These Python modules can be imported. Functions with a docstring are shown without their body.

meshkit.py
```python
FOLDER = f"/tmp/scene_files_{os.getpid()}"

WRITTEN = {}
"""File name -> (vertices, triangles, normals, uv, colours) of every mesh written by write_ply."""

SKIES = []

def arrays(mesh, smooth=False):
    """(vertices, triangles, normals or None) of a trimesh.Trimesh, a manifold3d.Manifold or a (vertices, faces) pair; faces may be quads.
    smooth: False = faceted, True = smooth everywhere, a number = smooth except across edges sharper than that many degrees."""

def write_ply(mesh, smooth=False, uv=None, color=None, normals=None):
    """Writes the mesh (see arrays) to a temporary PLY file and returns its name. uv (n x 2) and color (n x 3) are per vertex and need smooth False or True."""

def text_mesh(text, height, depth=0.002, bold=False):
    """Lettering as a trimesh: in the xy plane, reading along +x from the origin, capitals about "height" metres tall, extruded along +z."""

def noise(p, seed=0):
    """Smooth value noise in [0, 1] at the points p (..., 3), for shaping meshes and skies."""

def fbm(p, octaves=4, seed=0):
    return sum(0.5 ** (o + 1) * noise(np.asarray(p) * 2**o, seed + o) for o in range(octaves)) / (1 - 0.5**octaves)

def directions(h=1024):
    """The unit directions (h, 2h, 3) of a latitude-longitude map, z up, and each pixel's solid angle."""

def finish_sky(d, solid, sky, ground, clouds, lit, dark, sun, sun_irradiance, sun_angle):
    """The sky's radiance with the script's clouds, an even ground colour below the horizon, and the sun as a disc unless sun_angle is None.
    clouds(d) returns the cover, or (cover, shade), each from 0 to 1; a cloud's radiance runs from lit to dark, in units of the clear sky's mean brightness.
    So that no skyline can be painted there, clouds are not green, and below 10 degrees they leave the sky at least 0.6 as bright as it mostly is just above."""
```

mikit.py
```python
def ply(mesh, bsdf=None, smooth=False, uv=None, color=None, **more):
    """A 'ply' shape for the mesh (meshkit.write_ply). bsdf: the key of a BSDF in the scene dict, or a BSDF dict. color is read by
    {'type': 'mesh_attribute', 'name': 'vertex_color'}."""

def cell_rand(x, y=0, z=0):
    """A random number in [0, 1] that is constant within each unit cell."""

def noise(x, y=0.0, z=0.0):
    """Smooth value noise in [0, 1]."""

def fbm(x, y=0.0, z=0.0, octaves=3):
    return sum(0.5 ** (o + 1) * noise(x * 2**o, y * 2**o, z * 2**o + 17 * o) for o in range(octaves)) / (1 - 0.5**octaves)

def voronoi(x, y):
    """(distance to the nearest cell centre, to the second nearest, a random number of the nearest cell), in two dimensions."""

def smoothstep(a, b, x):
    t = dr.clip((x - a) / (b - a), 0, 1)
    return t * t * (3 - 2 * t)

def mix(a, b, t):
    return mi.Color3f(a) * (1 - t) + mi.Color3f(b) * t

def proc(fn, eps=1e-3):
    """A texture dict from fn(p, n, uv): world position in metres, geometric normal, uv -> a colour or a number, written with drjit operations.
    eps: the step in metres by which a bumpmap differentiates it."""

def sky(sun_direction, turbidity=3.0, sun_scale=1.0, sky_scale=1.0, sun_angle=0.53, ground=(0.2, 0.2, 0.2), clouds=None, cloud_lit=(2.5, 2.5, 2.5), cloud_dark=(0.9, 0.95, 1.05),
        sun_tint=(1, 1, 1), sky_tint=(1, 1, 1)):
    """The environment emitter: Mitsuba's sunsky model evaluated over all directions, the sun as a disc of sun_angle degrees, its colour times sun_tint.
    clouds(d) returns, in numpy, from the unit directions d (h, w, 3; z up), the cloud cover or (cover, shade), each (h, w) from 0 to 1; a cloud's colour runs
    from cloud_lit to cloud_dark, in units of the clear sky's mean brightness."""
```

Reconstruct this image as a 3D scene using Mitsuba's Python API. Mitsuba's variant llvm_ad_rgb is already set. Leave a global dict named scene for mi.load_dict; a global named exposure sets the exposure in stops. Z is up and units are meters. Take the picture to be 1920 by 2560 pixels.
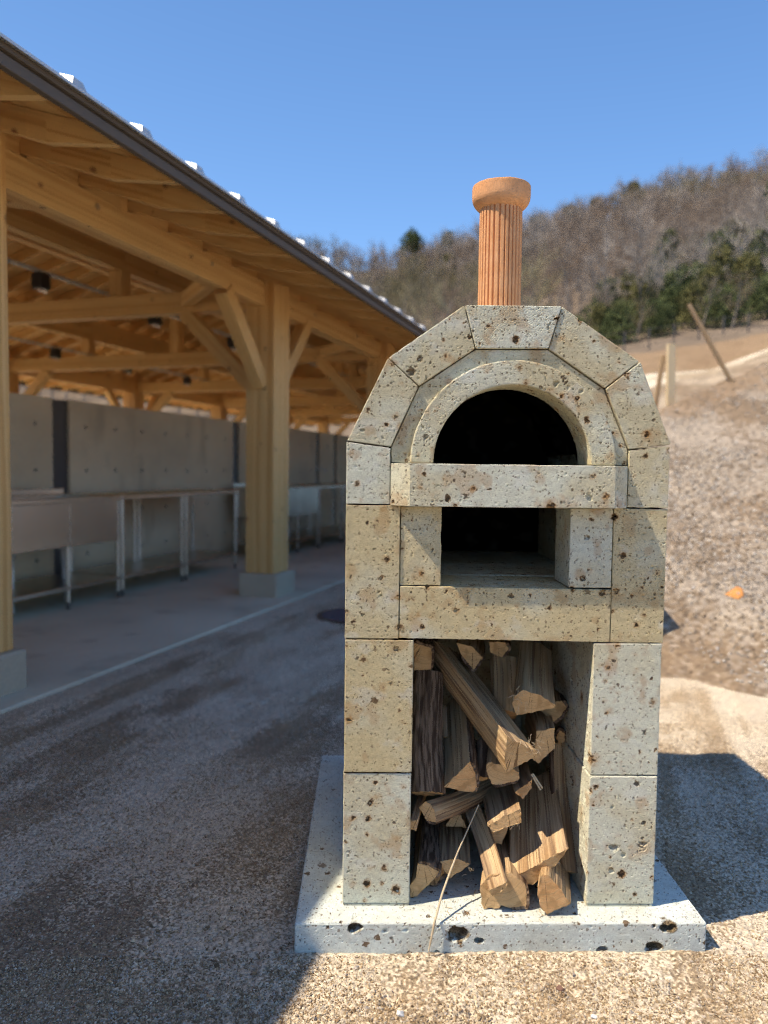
import math, random
import numpy as np, trimesh, manifold3d
import drjit as dr, mitsuba as mi, mikit, meshkit
from mikit import proc, noise, fbm, cell_rand, smoothstep, mix, voronoi

# ---------------------------------------------------------------- camera, sky, exposure
scene, labels = {}, {}
T = mi.ScalarTransform4f
EYE = np.array([0, 0, 1.2])
YAW, PITCH, ROLL = math.radians(1.25), math.radians(3.25), math.radians(0.70)
FW = np.array([math.sin(YAW) * math.cos(PITCH), math.cos(YAW) * math.cos(PITCH), -math.sin(PITCH)])
RT = np.array([math.cos(YAW), -math.sin(YAW), 0.0])
UP = -math.sin(ROLL) * RT + math.cos(ROLL) * np.cross(RT, FW)
scene['camera'] = {'type': 'thinlens', 'fov': 53.38, 'fov_axis': 'x', 'aperture_radius': 0.0064, 'focus_distance': 1.84,
                   'near_clip': 0.05, 'far_clip': 2000.0, 'to_world': T().look_at(origin=EYE.tolist(), target=(EYE + FW).tolist(), up=UP.tolist())}
SUN = (-1.0, -0.30, 1.62)
scene['sky_light'] = mikit.sky(SUN, turbidity=2.1, sun_scale=0.97, sky_scale=1.1, ground=(0.3, 0.25, 0.19), sky_tint=(0.82, 0.975, 1.12))
exposure = 2.2

# ---------------------------------------------------------------- helpers
rng = np.random.default_rng(7)
V3 = lambda *a: np.array(a, float)
_count = {}


def numbered(key):
    n = _count.get(key, -1) + 1
    _count[key] = n
    return key if n == 0 else f'{key}_{n:03d}'


def thing(name, label, cat, group=None, **more):
    key = numbered(name)
    labels[key] = {'label': label, 'category': cat, **({'group': group} if group else {}), **more}
    return key


def put(key, mesh, bsdf, **kw):
    scene[key] = mikit.ply(mesh, bsdf, **kw)
    return key


def part(parent, name, mesh, bsdf, label=None, stuff=False, **kw):
    key = put(numbered(parent + '__' + name), mesh, bsdf, **kw)
    if label or stuff:
        labels[key] = {**({'label': label} if label else {}), **({'kind': 'stuff'} if stuff else {})}
    return key


def single(name, mesh, bsdf, label, cat, group=None, **kw):
    key = thing(name, label, cat, group)
    return put(key, mesh, bsdf, **kw)


def struct(name, mesh, bsdf, **kw):
    key = numbered(name)
    labels[key] = {'kind': 'structure'}
    return put(key, mesh, bsdf, **kw)


def join(meshes):
    vs, fs, n = [], [], 0
    for v, f in meshes:
        v, f = np.asarray(v, float), np.asarray(f, int)
        if f.shape[1] == 4:
            f = np.vstack([f[:, [0, 1, 2]], f[:, [0, 2, 3]]])
        vs.append(v); fs.append(f + n); n += len(v)
    return np.vstack(vs), np.vstack(fs)


def grid_faces(n, m, flip=False):
    i, j = np.meshgrid(np.arange(n - 1), np.arange(m - 1), indexing='ij')
    q = np.stack([i * m + j, (i + 1) * m + j, (i + 1) * m + j + 1, i * m + j + 1], -1).reshape(-1, 4)
    if flip:
        q = q[:, ::-1]
    return np.vstack([q[:, [0, 1, 2]], q[:, [0, 2, 3]]])


def norm(v):
    v = np.asarray(v, float)
    return v / np.linalg.norm(v)


def hull(points):
    m = manifold3d.Manifold.hull_points(np.asarray(points, float)).to_mesh()
    return np.asarray(m.vert_properties)[:, :3], np.asarray(m.tri_verts)


def cbox(lo, hi, c=0.004):
    """A box with chamfered edges."""
    lo, hi = np.array(lo, float), np.array(hi, float)
    pts = []
    for s in np.ndindex(2, 2, 2):
        p = np.where(np.array(s) == 0, lo, hi)
        d = np.where(np.array(s) == 0, 1, -1) * c
        for k in range(3):
            q = p + d
            q[k] = p[k]
            pts.append(q)
    return hull(pts)


def tube(points, radii, sides=8, caps=True):
    p = np.asarray(points, float)
    t = np.gradient(p, axis=0)
    t /= np.linalg.norm(t, axis=1, keepdims=True)
    ref = V3(0, 0, 1) if abs(t[0, 2]) < 0.9 else V3(1, 0, 0)
    a = np.cross(t, ref); a /= np.linalg.norm(a, axis=1, keepdims=True)
    b = np.cross(t, a)
    ang = np.arange(sides) * 2 * np.pi / sides
    r = np.broadcast_to(np.asarray(radii, float), (len(p),))
    v = p[:, None] + r[:, None, None] * (np.cos(ang)[None, :, None] * a[:, None] + np.sin(ang)[None, :, None] * b[:, None])
    i, j = np.meshgrid(np.arange(len(p) - 1), np.arange(sides), indexing='ij')
    q = np.stack([i * sides + j, (i + 1) * sides + j, (i + 1) * sides + (j + 1) % sides, i * sides + (j + 1) % sides], -1).reshape(-1, 4)
    f = [q[:, [0, 1, 2]], q[:, [0, 2, 3]]]
    v = v.reshape(-1, 3)
    if caps:
        n = len(v)
        v = np.vstack([v, p[:1], p[-1:]])
        k = np.arange(sides)
        f.append(np.stack([np.full(sides, n), k, (k + 1) % sides], 1))
        f.append(np.stack([np.full(sides, n + 1), n - sides + (k + 1) % sides, n - sides + k], 1))
    return v, np.vstack(f)


# pavilion frame: u along the eaves (away from the camera), v to the left, across
U = norm(V3(0.3242, 0.9460, 0)); VV = V3(-U[1], U[0], 0)


def W(u, v, z):
    return U * u + VV * v + V3(0, 0, z)


def to_pav(mesh):
    v, f = mesh
    v = np.asarray(v)
    return v[:, :1] * U + v[:, 1:2] * VV + v[:, 2:] * V3(0, 0, 1), f


_beam = [0]


def timber(p0, p1, w, h, up=(0, 0, 1), c=0.004):
    """A squared timber from p0 to p1 (section w across, h along up) as (mesh, uv): u runs along the grain, v across the faces."""
    _beam[0] += 1
    p0, p1 = np.asarray(p0, float), np.asarray(p1, float)
    ax = norm(p1 - p0); L = np.linalg.norm(p1 - p0)
    x = norm(np.cross(ax, up)); y = np.cross(x, ax)
    a, b = w / 2, h / 2
    sec = [(-a + c, -b), (a - c, -b), (a, -b + c), (a, b - c), (a - c, b), (-a + c, b), (-a, b - c), (-a, -b + c)]
    vs, fs, uv, off = [], [], [], (_beam[0] * 3.37) % 97
    acc = 0.0
    for k in range(8):
        (x0, y0), (x1, y1) = sec[k], sec[(k + 1) % 8]
        l = math.hypot(x1 - x0, y1 - y0)
        n = len(vs)
        for (sx, sy, t) in ((x0, y0, 0), (x1, y1, 0), (x1, y1, 1), (x0, y0, 1)):
            vs.append(p0 + ax * L * t + x * sx + y * sy)
        uv += [(off, acc + off), (off, acc + l + off), (off + L, acc + l + off), (off + L, acc + off)]
        fs += [(n, n + 1, n + 2), (n, n + 2, n + 3)]
        acc += l + 0.013
    for t in (0, 1):
        n = len(vs)
        for sx, sy in sec:
            vs.append(p0 + ax * L * t + x * sx + y * sy); uv.append((off + 500 + sx, off + sy))
        for k in range(1, 7):
            fs.append((n, n + k + 1, n + k) if t == 0 else (n, n + k, n + k + 1))
    return (np.array(vs), np.array(fs)), np.array(uv)


def beam(parent, name, p0, p1, w, h, up=(0, 0, 1), c=0.004, bsdf='timber', label=None):
    m, uv = timber(p0, p1, w, h, up, c)
    return part(parent, name, m, bsdf, label, uv=uv)


# ---------------------------------------------------------------- materials
def bsdf(name, d):
    scene[name] = d


def bumped(tex, scale, inner):
    return {'type': 'bumpmap', 'arbitrary': tex, 'scale': scale, 'bsdf': inner}


def col(r, g, b):
    return {'type': 'rgb', 'value': [r, g, b]}


def spot(x, y, z, cell, seed, prob, lo, hi):
    """Scattered rounded holes, one at most in each cell: (1 at a hole's centre, 0 at its rim, below 0 outside; its random number; its radius)."""
    x, y, z = x / cell + 3.1 * seed, y / cell + 1.7 * seed, z / cell + 5.3 * seed
    i, j, k = dr.floor(x), dr.floor(y), dr.floor(z)
    h = [cell_rand(i + 31 * seed + 7 * m, j + 13 * m, k + 5 * m) for m in range(7)]
    r = lo + (hi - lo) * h[1] * h[1]
    d2 = 0
    for f, c, s in ((x - i, h[2], h[5]), (y - j, h[3], 0.5), (z - k, h[4], h[6])):
        d2 = d2 + dr.square((f - (r + (1 - 2 * r) * c)) / r * (0.82 + 0.55 * s))
    return dr.select(h[0] < prob, 1 - dr.sqrt(d2), -9.0), h[6], r * cell


def pores(x, y, z, p1=0.75, p2=0.4, p3=0.08):
    """(depth of the open pores of the tuff in metres, how far iron-stained matter and painted shade darken them, halo of the stain)."""
    wx, wy, wz = (noise(x * 170, y * 170, z * 170 + 9 * k) - 0.5 for k in range(3))
    a = 0.0045
    x, y, z = x + a * wx, y + a * wy, z + a * wz
    turn = lambda x, y, z: (0.80 * x + 0.36 * y + 0.48 * z, -0.60 * x + 0.48 * y + 0.64 * z, -0.8 * y + 0.6 * z)
    qx, qy, qz = turn(x, y, z)                        # tilted lattices, so that every cut face meets them evenly
    wx, wy, wz = turn(qz, qx, qy)
    t1, r1, s1 = spot(qx, qy, qz, 0.0072, 1, p1, 0.18, 0.42)
    t0, r0, s0 = spot(wx, wy, wz, 0.0095, 8, p1, 0.18, 0.40)
    t2, r2, s2 = spot(qz, qx, qy, 0.027, 2, p2, 0.13, 0.37)
    t3, r3, s3 = spot(wz, wx, wy, 0.066, 3, p3, 0.12, 0.25)
    t4, r4, s4 = spot(wy, wz, wx, 0.0048, 4, 0.6, 0.25, 0.42)
    jag = noise(x * 210, y * 210, z * 210 + 40) - 0.5
    clump = smoothstep(0.62, 0.36, fbm(x * 9 + 5, y * 9, z * 9, 2))
    t2, t3 = t2 + 1.0 * jag - 0.28 * clump, t3 + 0.7 * jag + 0.5 * (noise(x * 90, y * 90, z * 90 + 7) - 0.5)
    depth = 0.95 * s1 * dr.clip(t1 * 2.6, 0, 1) + 0.9 * s0 * dr.clip(t0 * 2.4, 0, 1) + 0.75 * s2 * dr.clip(t2 * 2.4, 0, 1) + 0.7 * s3 * dr.clip(t3 * 2.0, 0, 1) + 0.7 * s4 * dr.clip(t4 * 2.4, 0, 1)
    full = lambda t: dr.clip((t + 0.22) * 4, 0, 1)     # iron-stained matter plus painted shade, in the holes and a thin rim
    small = dr.maximum(dr.select(r1 > 0.64, full(t1), 0), dr.select(r0 > 0.48, full(t0), 0))
    pore_dark = dr.maximum(0.7 * small, dr.maximum(full(t2) * dr.select(r2 > 0.2, 1.0, 0.8), full(t3)))
    halo = dr.maximum(dr.select(r2 > 0.42, dr.clip(1 + t2 * 0.7, 0, 1), 0), dr.select(r3 > 0.2, dr.clip(1 + t3 * 0.55, 0, 1), 0))
    return depth, pore_dark, halo


def pore_depth(P, p1, p2, p3):
    x, y, z = (mi.Float(np.ascontiguousarray(P[:, k], np.float32)) for k in range(3))
    return np.array(pores(x, y, z, p1, p2, p3)[0]).astype(float)


def stone_colour(tan, grey, lean, rust=1.0, cavities=()):
    def fn(p, n, uv):
        _, pore_dark, halo = pores(p.x, p.y, p.z)
        big = fbm(p.x * 7 + 3, p.y * 7, p.z * 7, 3)
        c = mix(grey, tan, smoothstep(0.36, 0.64, big + lean))
        bloom = smoothstep(0.60, 0.74, fbm(p.x * 16 + 40, p.y * 16, p.z * 16, 4))
        c = mix(c, (0.60, 0.62, 0.60), bloom * 0.25)
        spk = noise(p.x * 420, p.y * 420, p.z * 420)
        mott = fbm(p.x * 90, p.y * 90, p.z * 90, 3)
        c = c * (0.70 + 0.36 * spk + 0.34 * mott)
        cry, _, _ = spot(0.8 * p.x + 0.6 * p.y, 0.8 * p.y - 0.6 * p.x, p.z, 0.008, 6, 0.5, 0.08, 0.2)
        c = mix(c, (0.66, 0.66, 0.60), dr.clip(cry * 4, 0, 1) * 0.55)
        lith, lr, _ = spot(p.z, 0.6 * p.x + 0.8 * p.y, 0.6 * p.y - 0.8 * p.x, 0.019, 7, 0.5, 0.07, 0.2)
        c = mix(c, mix((0.20, 0.17, 0.11), (0.24, 0.26, 0.21), lr), dr.clip(lith * 5, 0, 1) * 0.8)
        run = smoothstep(0.555, 0.70, fbm(p.x * 24, p.y * 24 + 5, p.z * 17, 4)) * (0.4 + 0.9 * mott)
        c = mix(c, (0.36, 0.20, 0.075), rust * (0.78 * halo * halo * (0.5 + 0.7 * mott) + 0.48 * run))
        c = mix(c, mix((0.06, 0.036, 0.019), (0.21, 0.135, 0.07), spk), pore_dark * 0.93)
        for hx, hy, hz, hr in cavities:                # brown matter and shade painted into the broken-out hollows
            d3 = dr.sqrt(dr.square((p.x - hx) / 1.25) + dr.square(0.4 * (p.y - hy)) + dr.square((p.z - hz) / 0.8)) / hr + 0.9 * (fbm(p.x * 75, p.y * 75, p.z * 75, 3) - 0.5)
            c = mix(c, mix((0.05, 0.033, 0.02), (0.30, 0.24, 0.15), spk * mott * 1.6), dr.clip((1.12 - d3) * 4, 0, 1))
        return c
    return proc(fn)


HOLLOWS = ((-0.02, 1.832, 0.062, 0.016), (0.236, 1.832, 0.046, 0.025), (0.29, 1.832, 0.030, 0.010), (0.765, 1.833, 0.062, 0.018), (0.727, 1.832, 0.012, 0.018), (0.60, 1.832, 0.006, 0.011))


def stone_relief(p, n, uv):
    t5, _, _ = spot(0.8 * p.x + 0.6 * p.y, 0.64 * p.y - 0.48 * p.x + 0.6 * p.z, 0.8 * p.z - 0.48 * p.y + 0.36 * p.x, 0.0046, 5, 0.65, 0.15, 0.36)
    saw = noise(p.x * 34 + p.z * 150, p.y * 60, p.z * 34 - p.x * 150)
    return -dr.clip(t5 * 2, 0, 1) + 0.7 * fbm(p.x * 380, p.y * 380, p.z * 380, 2) + 0.18 * saw


relief_tex = proc(stone_relief, 0.0007)
for nm, tan, grey, lean, rust in (('stone_warm', (0.48, 0.43, 0.285), (0.53, 0.53, 0.42), 0.06, 1.0), ('stone_tan', (0.495, 0.42, 0.25), (0.51, 0.48, 0.345), 0.12, 0.9),
                                  ('stone_grey', (0.50, 0.465, 0.33), (0.54, 0.55, 0.45), -0.06, 1.0), ('stone_pale', (0.50, 0.53, 0.475), (0.545, 0.60, 0.565), -0.08, 0.15)):
    bsdf(nm, bumped(relief_tex, 0.0016, {'type': 'diffuse', 'reflectance': stone_colour(tan, grey, lean, rust, HOLLOWS if nm == 'stone_pale' else ())}))


def terracotta(p, n, uv):
    c = mix((0.62, 0.305, 0.14), (0.70, 0.40, 0.215), fbm(p.x * 30, p.y * 30, p.z * 30, 3))
    c = c * (0.95 + 0.1 * noise(p.x * 200, p.y * 200, p.z * 200))
    rough = smoothstep(0.62, 0.8, fbm(p.x * 60, p.y * 60, p.z * 60 + 4, 3))
    return mix(c, (0.45, 0.20, 0.09), rough * 0.22)


bsdf('terracotta', bumped(proc(lambda p, n, uv: fbm(p.x * 300, p.y * 300, p.z * 300, 3), 0.0008), 0.00015, {'type': 'diffuse', 'reflectance': proc(terracotta)}))


def log_colour(p, n, uv):
    end = uv.x > 40
    tone = cell_rand(dr.floor(uv.y * 0.5), 3)
    y = uv.y
    fib = fbm(uv.x * 9, y * 330, tone * 9, 3)
    broad = fbm(uv.x * 5, y * 45, 2.0, 3)
    side = mix(mix((0.27, 0.165, 0.085), (0.42, 0.275, 0.14), tone), (0.58, 0.43, 0.25), smoothstep(0.3, 0.75, 0.5 * fib + 0.5 * broad))
    side = mix(side, (0.17, 0.105, 0.06), smoothstep(0.52, 0.70, fbm(uv.x * 5, y * 210, 7.0, 3)) * 0.8)
    side = mix(side, (0.30, 0.27, 0.23), smoothstep(0.45, 0.7, fbm(uv.x * 7 + 9, y * 20, 1.0, 2)) * 0.2)
    ex, ey = uv.x - 60, y - 2 * dr.floor(uv.y * 0.5) - 1
    rr = dr.sqrt(dr.square(ex + 0.05 * (tone - 0.5)) + dr.square(ey + 0.06))
    ring = noise(rr * 420 + 3 * fbm(ex * 40, ey * 40, 0.0, 2))
    sawn = noise(ex * 90 + ey * 40, ey * 700 - ex * 300)
    e = mix(mix((0.50, 0.31, 0.14), (0.54, 0.27, 0.10), smoothstep(0.6, 0.8, tone)), (0.66, 0.48, 0.27), 0.45 * ring + 0.3 * sawn + 0.25 * noise(ex * 900, ey * 900))
    ang = dr.atan2(ey + 0.06, ex + 0.05 * (tone - 0.5))
    crack = smoothstep(0.80, 0.86, noise(ang * 26, tone * 40)) * smoothstep(0.3, 0.6, noise(rr * 60, ang * 5, tone * 9))
    e = mix(e, (0.33, 0.20, 0.095), smoothstep(0.55, 0.8, ring) * 0.45)
    e = mix(e, (0.15, 0.085, 0.04), crack * 0.85)
    e = mix(e, (0.34, 0.20, 0.09), smoothstep(0.5, 0.78, fbm(ex * 45 + tone * 30, ey * 45, 4.0, 3)) * 0.6)
    return dr.select(end, e, side)


def log_relief(p, n, uv):
    end = uv.x > 40
    side = fbm(uv.x * 10, uv.y * 420, 5.0, 3)
    return dr.select(end, 0.6 * noise(uv.x * 500, uv.y * 900), side)


bsdf('split_wood', bumped(proc(log_relief, 0.0007), 0.0016, {'type': 'twosided', 'bsdf': {'type': 'diffuse', 'reflectance': proc(log_colour)}}))
bsdf('bark', bumped(proc(lambda p, n, uv: fbm(uv.x * 26, uv.y * 210, 0.0, 4), 0.001), 0.004, {'type': 'twosided', 'bsdf': {'type': 'diffuse', 'reflectance': proc(
    lambda p, n, uv: mix((0.075, 0.05, 0.035), (0.25, 0.18, 0.125), smoothstep(0.3, 0.75, fbm(uv.x * 22, uv.y * 210, 0.0, 4))))}}))


def timber_colour(p, n, uv):
    x, y = uv.x, uv.y
    piece = cell_rand(dr.floor(x / 7), dr.floor(y / 7))
    d = y + 0.020 * fbm(x * 0.9, y * 3, 0.0, 2) + 0.006 * fbm(x * 4, y * 9, 0.0, 2)
    ring = noise(d * 62, 3.3)
    fine = noise(x * 5, y * 700)
    c = mix((0.69, 0.45, 0.185), (0.55, 0.305, 0.10), smoothstep(0.40, 0.85, ring) * 0.95)
    c = c * (0.86 + 0.18 * fine + 0.16 * (fbm(x * 1.7, y * 5, 9.0, 2) - 0.5)) * (0.92 + 0.16 * piece)
    cx, cy = x / 0.55, y / 0.16
    i, j = dr.floor(cx), dr.floor(cy)
    kx, ky = (cx - i - 0.25 - 0.5 * cell_rand(i, j, 5)) * 0.55, (cy - j - 0.3 - 0.4 * cell_rand(i, j, 6)) * 0.16
    kr = 0.007 + 0.010 * cell_rand(i, j, 7)
    kd = dr.sqrt(dr.square(kx * 0.75) + dr.square(ky)) / kr
    knot = dr.select(cell_rand(i, j, 8) < 0.55, dr.clip(1.6 - kd * 1.2, 0, 1), 0)
    c = mix(c, (0.21, 0.095, 0.04), knot * 0.85)
    endc = mix((0.50, 0.33, 0.17), (0.42, 0.25, 0.11), noise(dr.sqrt(dr.square(x - 500) + dr.square(y)) * 260))
    return dr.select(x > 450, endc, c)


bsdf('timber', {'type': 'twosided', 'bsdf': {'type': 'principled', 'base_color': proc(timber_colour), 'roughness': 0.55, 'specular': 0.3}})


def concrete(base, holes=False):
    def fn(p, n, uv):
        c = mi.Color3f(*base) * (0.80 + 0.4 * fbm(p.x * 1.6, p.y * 1.6, p.z * 2.2, 4))
        c = mix(c, tuple(0.62 * b for b in base), smoothstep(0.55, 0.8, fbm(p.x * 5 + 7, p.y * 5, p.z * 1.2, 3)) * 0.5)
        return c * (0.92 + 0.16 * noise(p.x * 90, p.y * 90, p.z * 90))
    return {'type': 'twosided', 'bsdf': {'type': 'diffuse', 'reflectance': proc(fn)}}


bsdf('concrete_wall_face', concrete((0.60, 0.49, 0.325)))
bsdf('concrete_slab', concrete((0.59, 0.56, 0.44)))
bsdf('deep_shade_stone', {'type': 'twosided', 'bsdf': {'type': 'diffuse', 'reflectance': proc(lambda p, n, uv: mix((0.012, 0.011, 0.010), (0.05, 0.045, 0.038), smoothstep(0.5, 0.8, fbm(p.x * 24, p.y * 24, p.z * 24, 3))))}})  # near-black colour stands in for the deep shade inside oven and niche
bsdf('concrete_foot', concrete((0.48, 0.43, 0.33)))
bsdf('steel', {'type': 'twosided', 'bsdf': {'type': 'roughconductor', 'material': 'none', 'specular_reflectance': col(0.66, 0.605, 0.515), 'alpha': 0.20}})
bsdf('steel_shiny', {'type': 'twosided', 'bsdf': {'type': 'roughconductor', 'material': 'none', 'specular_reflectance': col(0.62, 0.60, 0.56), 'alpha': 0.11}})
bsdf('dark_metal', {'type': 'twosided', 'bsdf': {'type': 'principled', 'base_color': col(0.085, 0.075, 0.066), 'roughness': 0.38, 'metallic': 0.0, 'specular': 0.5}})
bsdf('fascia_metal', {'type': 'twosided', 'bsdf': {'type': 'principled', 'base_color': col(0.105, 0.088, 0.074), 'roughness': 0.6, 'specular': 0.25}})
bsdf('galvanised', {'type': 'twosided', 'bsdf': {'type': 'principled', 'base_color': col(0.50, 0.52, 0.53), 'roughness': 0.45, 'metallic': 0.4}})
bsdf('black_paint', {'type': 'twosided', 'bsdf': {'type': 'principled', 'base_color': col(0.012, 0.012, 0.014), 'roughness': 0.4}})
bsdf('lens_white', {'type': 'twosided', 'bsdf': {'type': 'principled', 'base_color': col(0.85, 0.85, 0.85), 'roughness': 0.15, 'metallic': 0.5}})
bsdf('dark_panel', {'type': 'twosided', 'bsdf': {'type': 'principled', 'base_color': col(0.045, 0.043, 0.042), 'roughness': 0.45}})
bsdf('plastic_grey', {'type': 'twosided', 'bsdf': {'type': 'principled', 'base_color': col(0.42, 0.42, 0.40), 'roughness': 0.4}})
bsdf('manhole_blue', {'type': 'twosided', 'bsdf': {'type': 'principled', 'base_color': proc(lambda p, n, uv: mix((0.05, 0.06, 0.085), (0.10, 0.11, 0.14), noise(p.x * 60, p.y * 60))), 'roughness': 0.5}})
bsdf('house_white', {'type': 'twosided', 'bsdf': {'type': 'diffuse', 'reflectance': col(0.78, 0.79, 0.80)}})
bsdf('house_roof', {'type': 'twosided', 'bsdf': {'type': 'diffuse', 'reflectance': col(0.30, 0.32, 0.36)}})
bsdf('pale_wood', {'type': 'twosided', 'bsdf': {'type': 'diffuse', 'reflectance': proc(lambda p, n, uv: mix((0.66, 0.55, 0.36), (0.56, 0.44, 0.27), fbm(p.x * 40, p.y * 40, p.z * 4, 2)))}})
bsdf('brown_wood', {'type': 'twosided', 'bsdf': {'type': 'diffuse', 'reflectance': proc(lambda p, n, uv: mix((0.44, 0.32, 0.19), (0.34, 0.23, 0.13), fbm(p.x * 40, p.y * 40, p.z * 6, 2)))}})
bsdf('straw', {'type': 'twosided', 'bsdf': {'type': 'diffuse', 'reflectance': proc(lambda p, n, uv: mix((0.62, 0.53, 0.38), (0.46, 0.37, 0.24), noise(p.x * 60, p.y * 60, p.z * 60)))}})
bsdf('orange_clay', {'type': 'twosided', 'bsdf': {'type': 'diffuse', 'reflectance': proc(lambda p, n, uv: mix((0.62, 0.30, 0.11), (0.50, 0.23, 0.08), fbm(p.x * 50, p.y * 50, p.z * 50, 2)))}})


def yard_colour(p, n, uv):
    a, b = p.x * 0.3242 + p.y * 0.946, -p.x * 0.946 + p.y * 0.3242
    big = fbm(a * 0.9, b * 2.2, 0.0, 4)
    med = fbm(a * 3.1 + 11, b * 6, 0.0, 4)
    fine = noise(p.x * 170, p.y * 170)
    fine2 = noise(p.x * 380, p.y * 380)
    c = mix((0.265, 0.208, 0.145), (0.36, 0.28, 0.185), smoothstep(0.30, 0.66, 0.5 * big + 0.5 * med))
    c = mix(c, (0.57, 0.505, 0.395), smoothstep(0.43, 0.58, 0.3 * big + 0.3 * fbm(a * 0.7 + 31, b * 6 + 5, 0.0, 4) + 0.4 * fbm(a * 3 + 3, b * 7, 0.0, 4) + 0.20 * (fine - 0.5)) * 0.8)
    c = mix(c, (0.55, 0.49, 0.385), smoothstep(0.54, 0.66, fbm(a * 0.30 + 7, b * 8, 0.0, 4) + 0.16 * (fine - 0.5)) * 0.6)
    c = c * (0.36 + 0.75 * fine + 0.58 * fine2)
    dot, r, _ = spot(p.x, p.y, mi.Float(0.5), 0.016, 11, 0.6, 0.10, 0.3)
    return mix(c, mix((0.62, 0.56, 0.45), (0.40, 0.32, 0.22), r), dr.clip(dot * 4, 0, 1) * 0.75)


def yard_relief(p, n, uv):
    return 0.6 * noise(p.x * 170, p.y * 170) + 0.45 * noise(p.x * 380, p.y * 380) + 1.2 * noise(p.x * 45, p.y * 45)


bsdf('yard_gravel', bumped(proc(yard_relief, 0.0012), 0.004, {'type': 'diffuse', 'reflectance': proc(yard_colour)}))
bsdf('stone_grains', {'type': 'twosided', 'bsdf': {'type': 'diffuse', 'reflectance': {'type': 'mesh_attribute', 'name': 'vertex_color'}}})


def slope_colour(p, n, uv):
    big = fbm(p.x * 1.6, p.y * 1.6, p.z * 1.6, 4)
    f = noise(p.x * 34, p.y * 34, p.z * 34)
    g = noise(p.x * 75, p.y * 75, p.z * 75)
    c = mix((0.225, 0.17, 0.118), (0.34, 0.295, 0.24), smoothstep(0.30, 0.62, big + 0.35 * (f - 0.5)))
    lip = smoothstep(0.75, 0.15, 8.0 + 0.55 * (p.x - 3.07) - p.y + 0.9 * (fbm(p.x * 3, p.y * 3, 0.0, 3) - 0.5))
    c = mix(c, (0.26, 0.185, 0.118), lip * 0.65)     # the strip of bare brown soil along the top of the slope
    return c * (0.55 + 0.5 * f + 0.4 * g)


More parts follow.
